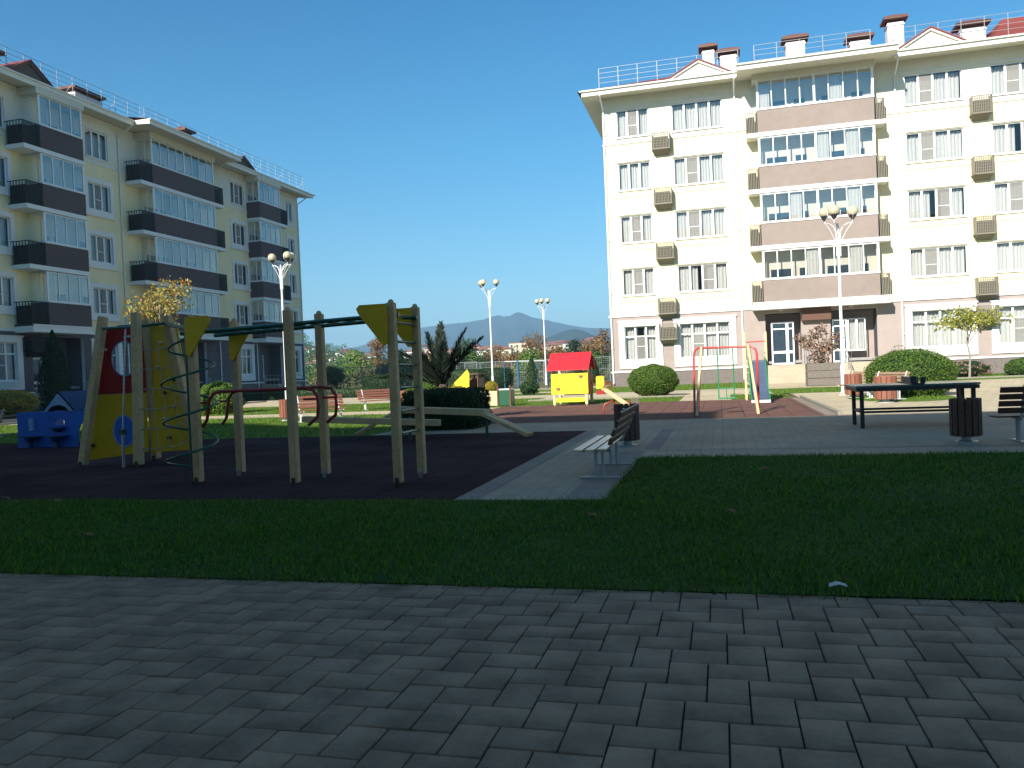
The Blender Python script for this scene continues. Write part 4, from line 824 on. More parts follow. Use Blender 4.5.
t = root('slide', 'blue steel slide with green edges and tall yellow posts by the entrance steps', 'slide', (1.5, 33, 0))
b = MB(); n_ = 10; pr = [(31.0, .14), (31.5, .17), (32.0, .40), (33.4, 1.55), (33.8, 1.62)]
for (p, q) in zip(pr[:-1], pr[1:]): b.raw([(1.12, p[0], p[1]), (1.72, p[0], p[1]), (1.72, q[0], q[1]), (1.12, q[0], q[1])], [(0, 1, 2, 3)])
W(b, t, 'chute', 'slide')
for x in (1.10, 1.74):
    b = MB()
    for (p, q) in zip(pr[:-1], pr[1:]): b.bar((x, p[0], p[1] + .06), (x, q[0], q[1] + .06), .04, .16)
    W(b, t, 'side_rail', 'green2')
b = MB(); b.box(1.08, 1.76, 30.95, 31.08, .03, .13); W(b, t, 'foot', 'whitemetal')
for x in (1.0, 1.82):
    for y in (33.8, 34.6): b = MB(); b.box(x - .035, x + .035, y - .035, y + .035, 0, 2.75 if y < 34 else 2.7); W(b, t, 'post', 'postl', bevel=.01)
b = MB(); b.tube([(1.0, 33.8, 2.35), (1.82, 33.8, 2.37)], .025, 6); W(b, t, 'cross_bar', 'redtube2'); b = MB(); b.box(1.04, 1.78, 33.8, 34.6, 1.58, 1.62); W(b, t, 'platform', 'postl')
for k in range(5): b = MB(); b.box(1.04, 1.78, 34.62 + .12 * (4 - k), 34.72 + .12 * (4 - k), .25 + k * .28, .29 + k * .28); W(b, t, 'ladder_step', 'postl')
b = MB(); b.box(.98, 1.06, 33.85, 34.6, 1.65, 2.1); W(b, t, 'side_board', 'ply_o')

t = root('seesaw', 'timber seesaw tilted towards the bench with yellow seat back and dark red bowed springs', 'seesaw', (-3.6, 28, 0))
b = MB(); b.bar((-4.15, 28.9, .84), (-2.85, 26.9, .14), .18, .08); W(b, t, 'plank', 'postl', bevel=.01)
for (dx, dy) in ((-.25, -.15), (.25, .15)): b = MB(); b.tube([(-3.5 + dx - .22, 27.7 + dy, 0), (-3.5 + dx - .16, 27.7 + dy, .3), (-3.5 + dx * .6, 27.8 + dy, .42), (-3.5 + dx + .20, 27.9 + dy, .3), (-3.5 + dx + .26, 27.9 + dy, 0)], .03, 8); W(b, t, 'bowed_leg', 'redtube', smooth=True)
o = plate('seat_back', [(-4.36, .82), (-4.06, .82), (-4.06, 1.24), (-4.10, 1.28), (-4.32, 1.28), (-4.36, 1.24)], [], .03, 'ply_o', t, Matrix.Translation((0, 28.75, 0))); o.matrix_parent_inverse = Matrix.Translation(-t.location)
o = plate('seat_back', [(-2.92, .12), (-2.66, .12), (-2.66, .48), (-2.70, .52), (-2.88, .52), (-2.92, .48)], [], .03, 'gable_brown', t, Matrix.Translation((0, 26.85, 0))); o.matrix_parent_inverse = Matrix.Translation(-t.location)
b = MB(); b.box(-4.34, -4.05, 28.6, 28.95, .62, .76); W(b, t, 'seat', 'redtube'); b = MB(); b.tube([(-4.1, 28.6, .84), (-3.95, 28.45, 1.02), (-3.75, 28.55, 1.0), (-3.85, 28.6, .75)], .02, 6); W(b, t, 'handle', 'redtube')

PCX = -.5
t = root('play_counter', 'low play counter with one cream board and one dark green board at the hedge corner', 'play counter', (-9.9, 35.3, 0))
o = plate('front_board', [(-10.65, .05), (-9.72, .05), (-9.72, .72), (-10.65, .72)], [], .03, 'postl', t, Matrix.Translation((-.1, 35.0, 0))); o.matrix_parent_inverse = Matrix.Translation(-t.location)
b = MB(); b.box(-9.82, -9.25, 35.0, 35.06, .05, .74); b.box(-9.27, -9.21, 35.06, 35.7, .05, .74); W(b, t, 'side_board', 'green'); b = MB(); b.box(-9.85, -9.2, 35.0, 35.7, .75, .80); W(b, t, 'top', 'whitemetal')
for x in (-9.85, -9.27): b = MB(); b.box(x, x + .07, 34.95, 35.0, 0, .95); W(b, t, 'post', 'slat_dark')
t = root('spring_rider', 'bright yellow pointed rider board in front of the yellow flowering bush', 'spring rider', (-11.8, 36, 0))
o = plate('rider_board', [(-13.15, .55), (-12.85, .45), (-12.80, 1.55), (-12.9, 1.75), (-13.1, 1.55), (-13.55, 1.15), (-13.5, 1.0), (-13.15, 1.0)], [], .05, 'ply_yb', t, Matrix.Translation((1.35, 36, 0))); o.matrix_parent_inverse = Matrix.Translation(-t.location)
b = MB(); pts = [(-11.6 + .1 * math.cos(i * .8), 36 + .1 * math.sin(i * .8), .02 + i * .014) for i in range(36)]; b.tube(pts, .015, 6); W(b, t, 'spring', 'blkmetal', smooth=True)
t = root('play_tower', 'small dark brown play hut behind the hedge', 'play hut', (-11.4, 37, 0))
for (x, y) in ((-11.7, 36.6), (-11.25, 36.6), (-11.7, 37.6), (-11.25, 37.6)): b = MB(); b.box(x - .05, x + .05, y - .05, y + .05, 0, 1.5); W(b, t, 'post', 'slat_dark')
b = MB(); b.box(-11.7, -11.25, 36.55, 36.6, .3, 1.35); b.box(-11.25, -11.2, 36.6, 37.6, .3, 1.35); W(b, t, 'wall', 'slat_dark'); b = MB(); b.box(-11.8, -11.15, 36.45, 37.75, 1.5, 1.56); W(b, t, 'roof', 'slat_dark')

# ============================================================ BENCHES, BINS, TABLE, LAMPS
def bench(label, loc, rz, slat, leg, under=None, L_=2.3, group='slatted park benches'):
    """local +y is the sitting side; slats run along x"""
    t = root('park_bench', label, 'bench', loc, rz, group)
    for k in range(3): b = MB(); b.box(-L_ / 2, L_ / 2, -.14 + .17 * k, -.015 + .17 * k, .425 + (.008 if k == 0 else 0), .455 + (.008 if k == 0 else 0)); b.build('seat_slat', slat, t, bevel=.008)
    for k in range(4):
        b = MB(); y = -.20 - .05 * k; z = .56 + .12 * k; b.box(-L_ / 2, L_ / 2, y - .018, y + .018, z - .05, z + .05, rot=(R(22), 0, 0)); b.build('back_slat', under or slat, t, bevel=.008)
    for s in (-1, 1):
        x = s * .78; b = MB(); b.box(x - .025, x + .025, .04, .08, .02, .40); b.box(x - .025, x + .025, -.06, -.02, .02, .40); b.box(x - .03, x + .03, -.28, .30, .0, .03); b.box(x - .02, x + .02, -.16, .34, .385, .42); b.build('leg', leg, t, bevel=.006)
        b = MB(); b.bar((x, -.14, .40), (x, -.37, 1.0), .04, .03); b.build('back_bracket', leg, t)
    return t
# the near bench: sits along the path, back towards the right
bm = bench('park bench with sheen-paled seat slats and dark backrest standing on the paved path', (-1.72, 12.2, 0), R(90), 'slat_sheen', 'legmetal', 'slat_dark')
bench('dark brown slatted park bench cut by the right edge of the picture', (5.74, 15.6, 0), R(0), 'slat_dark', 'legmetal')
bench('red brown park bench on the sunlit lawn seen through the red parallel bars', (-14.75, 27.6, 0), R(228), 'slat_red', 'whitemetal', L_=2.0)
bench('red brown park bench behind the balance beam left of the hedge', (-16.15, 36.2, 0), R(228), 'slat_red', 'whitemetal', L_=2.1)
bench('brown park bench at the left edge beyond the blue castle', (-25.95, 23.4, 0), R(150), 'slat_red', 'whitemetal')
bench('sunlit tan park bench close to the foot of the street lamp', (5.35, 35.0, 0), R(115), 'slat_tan', 'whitemetal', L_=1.9)
bench('sunlit tan park bench half hidden by a red litter bin near the big bush', (5.75, 31.6, 0), R(115), 'slat_tan', 'whitemetal', L_=1.9)
def bin_(label, loc, slat, r=.30, h=.82, base='legmetal', group='slatted litter bins'):
    t = root('litter_bin', label, 'bin', loc, random.random(), group)
    b = MB(); b.lathe((0, 0, 0), [(r * .8, 0), (r * .8, .03), (r * .35, .05), (r * .35, .12)], 16); b.build('base', base, t)
    b = MB(); b.lathe((0, 0, 0), [(r * .9, .12), (r * .93, .14), (r * .93, h - .04), (r * .8, h - .05), (r * .8, .3), (.01, .28)], 20); b.build('liner', 'blkmetal', t)
    n = 14
    for k in range(n):
        a = 2 * PI * k / n; s = MB(); c, d = math.cos(a), math.sin(a); w = 2 * PI * r / n * .42
        q = [(c * (r + o_) - d * e * w, d * (r + o_) + c * e * w, z) for z in (.13, h) for o_ in (-.012, .012) for e in (-1, 1)]
        s.raw(q, [(0, 1, 3, 2), (4, 6, 7, 5), (0, 4, 5, 1), (2, 3, 7, 6), (0, 2, 6, 4), (1, 5, 7, 3)]); s.build('slat', slat, t)
    return t
bin_('dark brown slatted litter bin standing behind the near bench', (-1.84, 16.0, 0), 'slat_dark', .235, .84)
bin_('dark brown slatted litter bin at the right end of the dark table', (4.14, 15.6, 0), 'slat_dark', .24, .78)
bin_('red brown litter bin beside the bench on the left lawn', (-16.75, 28.4, 0), 'slat_red', .21, .85, 'whitemetal')
bin_('red brown litter bin beside the bench left of the hedge', (-15.3, 37.2, 0), 'slat_red', .22, .85, 'whitemetal')
bin_('red brown litter bin at the foot of the street lamp by the entrance', (4.95, 33.3, 0), 'slat_red', .30, .92, 'legmetal')
bin_('wider red brown litter bin seen under the dark table top', (5.35, 29.2, 0), 'slat_red', .34, .88, 'legmetal')
t = root('table_tennis_table', 'black metal framed outdoor table tennis table with a dark top in the shade', 'table', (4.1, 19.6, 0))
b = MB(); b.box(-1.26, 1.2, -.8, .8, .905, .945); b.build('top', 'tabletop', t, bevel=.006)
b = MB(); 
for y in (-.76, .76): b.box(-1.24, 1.18, y - .035, y + .035, .82, .90)
for x in (-1.2, 1.13): b.box(x - .035, x + .035, -.72, .72, .822, .898)
b.build('frame', 'blkmetal', t)
for x in (-1.1, .9, 1.12):
    for y in (-.55, .55):
        if x == .9 and y > 0: continue
        b = MB(); b.box(x - .04, x + .04, y - .04, y + .04, 0, .82); b.build('leg', 'blkmetal', t, bevel=.006)
b = MB()
for y in (-.55, .55): b.box(-1.06, 1.08, y - .025, y + .025, .33, .38)
b.box(-1.12, -1.08, -.5, .5, .33, .38); b.build('stretcher', 'blkmetal', t)
b = MB(); b.box(-.14, .12, -.82, .82, .947, .965); b.box(-.02, .0, -.8, .8, .965, 1.09); b.box(-.16, -.04, -.82, -.74, .966, 1.12); b.box(.05, .14, -.82, -.74, .966, 1.10); b.build('net', 'blkmetal', t)

def lamp(label, loc, arms, h=7.9, s=1., heads=True):
    t = root('street_lamp', label, 'street lamp', loc, 0, 'white lamp posts with globe heads')
    b = MB(); b.lathe((0, 0, 0), [(.15, 0), (.15, .04), (.10, .06), (.10, 1.2), (.07, 1.3), (.055, h), (.03, h + .15)], 12); b.build('pole', 'whitemetal', t, smooth=True)
    for a in arms:
        c, d = math.cos(a), math.sin(a); P = lambda r_, z: (c * r_, d * r_, z)
        b = MB(); b.tube([P(.07, h - .9), P(.09, h - .25), P(.22, h + .02), P(.42, h + .13), P(.60, h + .12), P(.62, h + .3)], .026, 6); b.tube([P(.07, h - .75), P(.35, h - .2), P(.58, h + .12)], .014, 5)
        b.tube([P(.09, h - 1.3), P(.09, h - .25)], .02, 5); ar = b.build('arm', 'whitemetal', t, smooth=True)
        b = MB(); b.ball(P(.62, h + .62), .245, 16); g = b.build('globe', 'globe', t, smooth=True)
        b = MB(); b.lathe(P(.62, h + .24), [(.03, 0), (.05, .03), (.15, .17), (.205, .25), (.21, .28), (.01, .29)], 12); b.build('globe_holder', 'blkmetal', g, smooth=True)
        b = MB()
        for q in (-1, 1): b.tube([(c * .62, d * .62, h + .2), (c * .62 - d * q * .26, d * .62 + c * q * .26, h + .42), (c * .62 - d * q * .27, d * .62 + c * q * .27, h + .62)], .012, 5)
        b.build('globe_bracket', 'whitemetal', ar)
    return t
lamp('tall white lamp post with three globes in front of the white building entrance', (5.25, 38.0, 0), (R(-5), R(205), R(250)), 7.35)
lamp('white lamp post with two close globes rising behind the monkey bars against the yellow building', (-24.9, 42.5, 0), (R(-20), R(20), R(170)), 8.3)
lamp('white three globe lamp post standing near the yellow flowering bush left of the centre', (-17.9, 62.5, 0), (R(0), R(190), R(240)), 8.2)
lamp('white three globe lamp post farthest away between the juniper and the playhouse', (-17.35, 80.5, 0), (R(-30), R(-90), R(180)), 8.0)

# fallen leaves and litter on the near lawn
def leafthing(label, loc, s, m, rz, tilt):
    b = MB(); s *= .8; n_ = 12; o_ = [(math.cos(2 * PI * i / n_) * s * (1 if i % 2 else .62), math.sin(2 * PI * i / n_) * s * .7 * (1 if i % 2 else .62), .012 * math.sin(i * 1.7)) for i in range(n_)]
    b.raw(o_ + [(0, 0, .02)] + [(p[0], p[1], p[2] - .003) for p in o_], [(i, (i + 1) % n_, n_) for i in range(n_)] + [tuple(range(n_ + 1, 2 * n_ + 1))[::-1]]); b.tube([(0, 0, .01), (-s * 1.5, .01, .02)], .003, 4)
    o = b.build('fallen_leaf', m, loc=loc); o.rotation_euler = (tilt, .2, rz); return tag(o, label, 'leaf', 'fallen leaves on the lawn')
M['dryleaf'] = mat('dry_leaf', (.24, .13, .06), .8, .2, 20)
leafthing('curled brown leaf on the lawn right of the bench path, nearest the path edge', (.05, 8.55, .06), .10, 'dryleaf', .4, .2)
leafthing('brown leaf lying alone far out on the right lawn', (.55, 11.9, .06), .12, 'dryleaf', 2., -.2)
leafthing('brown leaf on the lawn below the near corner of the paved path', (-1.35, 8.3, .06), .09, 'dryleaf', 1., .3)
leafthing('pale leaf on the left lawn in front of the climbing tower', (-9.1, 9.25, .05), .09, 'dryleaf', 0., .1)
leafthing('pale leaf on the lawn strip nearest the left side of the pavement', (-6.6, 7.1, .05), .08, 'dryleaf', .5, .1)
leafthing('small leaf on the rubber edge beyond the lawn', (-10.2, 9.45, .05), .08, 'dryleaf', 1.3, .1)
b = MB(); b.raw([(-.06, -.02, 0), (0, -.03, .02), (.06, -.01, .0), (.05, .03, .01), (-.01, .02, .03), (-.06, .03, .01)], [(0, 1, 4, 5), (1, 2, 3, 4)])
o = b.build('paper_scrap', 'curtain', loc=(.72, 5.76, .05)); tag(o, 'crumpled white scrap of paper at the edge of lawn and pavement', 'litter')
# ============================================================ PLANTING
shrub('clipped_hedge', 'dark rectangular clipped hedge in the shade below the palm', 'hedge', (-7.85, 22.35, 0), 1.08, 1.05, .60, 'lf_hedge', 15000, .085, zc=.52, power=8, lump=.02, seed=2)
shrub('round_bush', 'wide dark green clipped dome bush in the sun behind the table', 'bush', (7.0, 33.4, 0), 1.55, 1.5, .98, 'lf_topiary', 16000, .07, zc=.78, lump=.02, seed=3, group='round clipped bushes')
shrub('round_bush', 'bright green round bush with flat side before the white building left of the swing', 'bush', (-3.31, 41.0, 0), 1.22, 1.2, .80, 'lf_topiary', 15000, .075, zc=.80, lump=.04, seed=5, group='round clipped bushes')
shrub('round_bush', 'sunlit green round bush behind the red parallel bars on the left lawn', 'bush', (-25.3, 36.5, 0), 1.15, 1.1, .95, 'lf_bright', 8000, .09, zc=.70, lump=.08, seed=6, group='round clipped bushes')
shrub('round_bush', 'light green fluffy bush just behind the palm base', 'bush', (-12.6, 33.5, 0), .95, .9, .72, 'lf_bright', 6000, .08, zc=.62, lump=.1, seed=7, group='round clipped bushes')
shrub('flowering_bush', 'golden yellow bush behind the hedge around the yellow rider', 'bush', (-12.5, 38.5, 0), .75, .8, .62, 'lf_gold', 7000, .075, zc=.62, lump=.1, seed=8, core='lf_olive', group='golden bushes')
shrub('flowering_bush', 'small golden ball bush in front of a lamp post', 'bush', (-15.27, 52.8, 0), .45, .45, .40, 'lf_gold', 2500, .07, zc=.55, lump=.06, seed=9, core='lf_olive', group='golden bushes')
shrub('spreading_juniper', 'low green spreading juniper between two lamp posts', 'bush', (-11.97, 50.2, 0), .55, .5, .40, 'lf_conifer', 2500, .12, zc=.45, lump=.25, seed=10)
shrub('flowering_bush', 'dull golden bush below the yellow building, behind the blue castle', 'bush', (-43.3, 40.2, .2), 2.2, 1.5, .8, 'lf_gold', 7000, .09, zc=.75, lump=.1, seed=12, core='lf_olive', group='golden bushes')
for i, (x, y, rx, rz_, lb) in enumerate(((18.3, 55.0, 1.4, .62, 'dark green low bush at the right edge under the ground floor windows'), (21.6, 55.6, 1.6, .6, 'second low bush beyond the right edge, under the ground floor windows'))):
    shrub('round_bush', lb, 'bush', (x, y, 0), rx, 1.2, rz_, 'lf_green', 7000, .11, zc=rz_ * .75, lump=.04, seed=14 + i, group='round clipped bushes')
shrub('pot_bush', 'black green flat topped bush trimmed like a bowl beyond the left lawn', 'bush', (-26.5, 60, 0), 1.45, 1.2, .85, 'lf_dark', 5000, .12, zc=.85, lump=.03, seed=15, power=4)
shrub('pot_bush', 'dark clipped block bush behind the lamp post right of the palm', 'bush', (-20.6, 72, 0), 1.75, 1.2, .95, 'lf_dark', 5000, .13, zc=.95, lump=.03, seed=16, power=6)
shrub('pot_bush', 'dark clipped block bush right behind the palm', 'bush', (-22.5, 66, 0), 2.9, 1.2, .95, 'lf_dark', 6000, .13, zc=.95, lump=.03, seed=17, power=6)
shrub('low_hedge', 'long low dark hedge beyond the left lawn', 'hedge', (-31.5, 57.5, 0), 6.4, .5, .42, 'lf_dark', 7000, .14, zc=.35, lump=.02, seed=18, power=8)
# tall clipped cone by the yellow building
def cone_tree(name, label, loc, h, r, m, n, size, group=None, lump=.12, seed=1, cat='tree', col=0):
    t = root(name, label, cat, loc, 0, group); z = rng.random(n) ** .8; a = rng.random(n) * 2 * PI
    prof = (np.clip(1.15 * (1 - z ** 2.4), .03, 1) if col else np.clip(np.sin(PI * np.clip(z * .93 + .07, 0, 1) ** .62) * 1.0, .03, 1)) * (1 + lump * np.sin(a * 5 + z * 20 + seed)); rad = r * prof * (.75 + .28 * rng.random(n))
    P = np.stack([rad * np.cos(a), rad * np.sin(a), .1 + h * z], 1); nn = np.stack([np.cos(a), np.sin(a), .3 + 0 * a], 1); V, F = leaves(P, size, nrm=nn * .6); fastmesh('crown', V, F, m, t)
    b = MB(); b.tube([(0, 0, -.1), (0, 0, h * .9)], [.12 * r + .04, .02], 6); b.build('trunk', 'bark', t)
    b = MB(); b.lathe((0, 0, .15), [(r * .70 * max(.03, math.sin(PI * (q / 8 * .93 + .07) ** .62)), h * .93 * q / 8) for q in range(9)], 12); b.build('inner_branches', 'lf_dark', t); return t
cone_tree('thuja', 'tall dark green thuja column against the yellow building, left of the climbing frame', (-43.0, 44.0, .0), 5.5, .95, 'lf_dark', 9000, .14, lump=.08, col=1)
cone_tree('conifer', 'pointed mid green conifer right of the blue court frame', (-14.75, 63.0, 0), 2.6, .48, 'lf_conifer', 1500, .16, lump=.4, seed=2)
cone_tree('small_thuja', 'small dark thuja between the playhouse and the white building', (-12.6, 82, 0), 2.6, .55, 'lf_dark', 2500, .14, 'small thujas by the fence', seed=3)
cone_tree('small_thuja', 'small dark thuja seen under the playhouse roof', (-14.4, 83, 0), 2.2, .6, 'lf_dark', 2500, .14, 'small thujas by the fence', seed=4)
# palm
t = root('palm_tree', 'young date palm with dark upright feathery fronds above the hedge', 'palm', (-8.98, 25.2, 0))
b = MB(); b.tube([(0, 0, -.05), (0, 0, .4), (.02, 0, .95), (.03, 0, 1.25)], [.16, .17, .19, .12], 10)
for k in range(26): a = k * 2.4; z = .25 + k * .036; b.bar((.14 * math.cos(a), .14 * math.sin(a), z), (.26 * math.cos(a), .26 * math.sin(a), z + .16), .06, .03)
b.build('trunk', 'bark', t)
fr = [(180, .50, 2.15), (172, .92, 2.1), (150, .28, 2.1), (90, .06, 2.2), (110, .10, 2.15), (12, .34, 2.25), (2, .58, 2.25), (198, 1.25, 1.8), (-60, .30, 1.7), (60, .45, 1.7), (235, .55, 1.7), (186, .70, 2.1)]
for (az, lean, ln) in fr:
    a = R(az); c, d = math.cos(a), math.sin(a); stem = []; 
    for i in range(15):
        q = i / 14; r_ = ln * (q * math.sin(lean) + .12 * q * q * math.sin(lean) * 1.5); z = 1.15 + ln * (q * math.cos(lean * .8) - .34 * q * q * math.sin(lean)); stem.append(Vector((c * r_, d * r_, z)))
    V = []; F = []; n0 = 0
    for i in range(1, 15):
        p = stem[i]; dr = (stem[i] - stem[i - 1]).normalized(); q = i / 14; L_ = .36 * math.sin(PI * (q * .78 + .18)) + .08
        for sub in range(7):
            pp = p - dr * (sub * ln / 14 / 7)
            for s in (-1, 1):
                side = dr.cross(Vector((0, 0, 1))); side = side.normalized() if side.length > .05 else Vector((d, -c, 0)); upv = side.cross(dr)
                out = (side * s * random.uniform(.35, .75) + dr * .8 + upv * random.uniform(-.25, .45)).normalized() * L_ * random.uniform(.8, 1.1); w = dr.cross(out).normalized().cross(out).normalized() * .024
                V += [pp - w, pp + w, pp + out * .6 + w * .9, pp + out]; F.append((n0, n0 + 1, n0 + 2, n0 + 3)); n0 += 4
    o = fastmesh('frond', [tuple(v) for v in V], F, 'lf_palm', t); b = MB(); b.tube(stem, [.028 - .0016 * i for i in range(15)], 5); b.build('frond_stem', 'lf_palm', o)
# trees near
tree('autumn_tree', 'slender autumn tree with orange and yellow leaves above the climbing tower', 'tree', (-26.1, 33.2, 0), 7.0, 1.75, 'lf_autumn', 1500, .17, .50, 10, seed=3, shell=.0, bark='barkpale')
tree('young_tree', 'thin young tree with flat yellow green crown before the white building at the right', 'tree', (14.4, 53.2, 0), 4.4, 2.7, 'lf_yellowgreen', 1050, .22, .66, 11, seed=8, shell=.0, bark='barkpale', sq=.38, tr=.06)
shrub('dark_shrub', 'low blackish purple shrub around the stem of the young tree', 'bush', (14.1, 54.3, 0), 1.7, .6, .5, 'lf_pink', 900, .16, zc=.5, lump=.3, seed=21)
# entrance planter with its flowering shrub
t = root('stone_planter', 'grey stone planter box in front of the entrance steps', 'planter', (5.75, 49.0, 0))
b = MB(); 
for k in range(3): b.box(-.95 + .004 * k, .95 - .004 * k, -.6, .6, .02 + k * .43, .02 + k * .43 + .41)
b.build('box', 'darkstone', t, bevel=.02); b = MB(); b.box(-.85, .85, -.5, .5, 1.29, 1.305); b.build('soil', 'turf', t)
bl = [(0, 0, 1.4, .6, .5, .6), (-.6, 0, 2.2, .55, .5, .45), (.5, 0, 2.0, .55, .5, .5), (-.1, 0, 2.75, .5, .45, .4), (.9, 0, 2.5, .4, .4, .35), (-1.1, 0, 2.5, .35, .3, .3), (.2, 0, 3.1, .25, .25, .3)]
f = root('flowering_shrub', 'pinkish flowering shrub growing from the stone planter at the entrance', 'plant', (5.6, 49.0, 1.3)); crown('crown', [(a, b_, c_ - 1.0, d_, e_, g_) for a, b_, c_, d_, e_, g_ in bl], 1000, .2, 'lf_pink', f, 0); b = MB()
for k in range(8): a = k * .8; b.tube([(.05 * math.cos(a), .05 * math.sin(a), -.02), (.3 * math.cos(a), .2 * math.sin(a), .6), (.8 * math.cos(a), .4 * math.sin(a), 1.4)], [.03, .02, .008], 5)
b.build('stems', 'bark', f)

# ============================================================ COURT, FENCE, FAR TREES, TOWN, HILLS
t = root('court_fence', 'long grey wire mesh fence of the sports court beyond the lawns', 'fence', (-30, 88, 0))
FX0, FX1 = -28.5, -8.0
b = MB()
for k in range(12): x = FX0 + (FX1 - FX0) * k / 11; b.tube([(x + 30, 0, 0), (x + 30, 0, 2.75)], .05, 6)
b.tube([(FX0 + 30, 0, 2.7), (FX1 + 30, 0, 2.7)], .04, 6); b.tube([(FX0 + 30, 0, 1.4), (FX1 + 30, 0, 1.4)], .025, 6); b.build('posts_and_rails', 'wire', t)
b = MB()
n_ = int((FX1 - FX0) / .22)
for k in range(n_): x = FX0 + 30 + k * .22; b.box(x - .006, x + .006, -.004, .004, .05, 2.7)
for k in range(13): z = .1 + k * .2; b.box(FX0 + 30, FX1 + 30, -.009, -.005, z - .009, z + .009)
b.build('mesh_panel', 'wire', t)
t = root('court_fence', 'paler wire fence stretch on the left in front of the meadow', 'fence', (-42, 95, 0)); b = MB()
for k in range(9): b.tube([(-8 + k * 2.6, 0, 0), (-8 + k * 2.6, 0, 2.9)], .06, 6)
b.tube([(-8, 0, 2.9), (12.8, 0, 2.9)], .04, 6); b.build('posts_and_rails', 'wire', t); b = MB()
for k in range(94): x = -8 + k * .22; b.box(x - .008, x + .008, -.004, .004, .05, 2.9)
for k in range(8): b.box(-8, 12.8, -.009, -.005, .2 + k * .38, .216 + k * .38)
b.build('mesh_panel', 'wire', t)
t = root('court_goal', 'blue post frame of the sports court between the two middle lamp posts', 'goal frame', (-18, 71, 0)); b = MB()
for x in (-1.2, .1, 1.9, 2.9): b = MB(); b.tube([(x, 0, 0), (x, 0, 2.5 if x < 1 else 2.35)], .10 if x == .1 else .05, 8); b.build('post', 'court', t)
b = MB(); b.tube([(-1.2, 0, 2.48), (3.9, 0, 2.36)], .035, 8); b.tube([(3.9, 0, 0), (3.9, 0, 2.36)], .035, 8); b.build('crossbar', 'legmetal', t)

ft = [  # px column, distance, height, crown radius, leaf, kind label
    (336, 92, 3.6, 2.2, 'lf_olive', 'olive bushy tree beside the corner of the yellow building'), (352, 120, 7.2, 4.2, 'lf_bright', 'bright green umbrella shaped tree left of the white house'),
    (381, 135, 10.8, 3.6, 'lf_brown', 'thin brown half bare tree right of the white house'), (392, 108, 4.4, 3.0, 'lf_olive', 'low olive tree under the brown bare tree'), (403, 112, 6.6, 3.2, 'lf_bright', 'yellow green tree seen between the ladder rungs'),
    (417, 118, 5.4, 3.2, 'lf_green', 'green tree right behind the ladder post'), (447, 120, 5.2, 3.6, 'lf_olive', 'grey green tree behind the palm fronds'), (463, 122, 8.6, 3.4, 'lf_conifer', 'dark tall conifer like tree right of the palm'),
    (472, 108, 5.6, 3.4, 'lf_green', 'round green tree between the palm and the lamp post'), (500, 128, 6.6, 3.8, 'lf_brown', 'rust brown tree right of the middle lamp post'), (513, 118, 5.2, 3.0, 'lf_brown', 'low rust brown tree in front of the cream block'),
    (526, 106, 4.9, 3.2, 'lf_bright', 'bright green round tree in front of the cream block'), (540, 140, 9.6, 4.6, 'lf_brown', 'large brown autumn tree right of the cream block'), (556, 112, 5.6, 3.6, 'lf_brown', 'brown tree left of the playhouse roof'),
    (577, 150, 8.4, 3.0, 'lf_dark', 'dark pine standing above the playhouse roof'), (590, 150, 7.6, 3.2, 'lf_dark', 'dark pine close to the white building corner'), (596, 96, 4.4, 2.2, 'lf_green', 'green round tree just left of the drainpipe'),
    (603, 104, 7.8, 3.6, 'lf_brown', 'tall orange brown tree touching the white building corner'), (432, 132, 6.4, 3.6, 'lf_brown', 'brown tree behind the palm at its left'), (486, 150, 7.2, 4.2, 'lf_green', 'green tree behind the middle lamp post'),
    (325, 128, 4.6, 3.4, 'lf_olive', 'olive tree between the posts left of the red roofed hall'), (368, 118, 3.6, 3.0, 'lf_olive', 'scrubby olive tree below the white house'), (570, 126, 4.6, 3.2, 'lf_olive', 'olive tree directly behind the playhouse'), (545, 98, 3.2, 2.0, 'lf_olive', 'small olive tree behind the far lamp post')]
for i, (px, d, h, cr, m_, lb) in enumerate(ft):
    tree('far_tree' if 'pine' not in lb else 'pine_tree', lb, 'tree', (bear(px) * d, d, 0), h * .9, cr * .9, m_, 1700, .22 + .0012 * d, .12, 9, group='trees beyond the sports court', seed=40 + i, shell=.15, align=True)

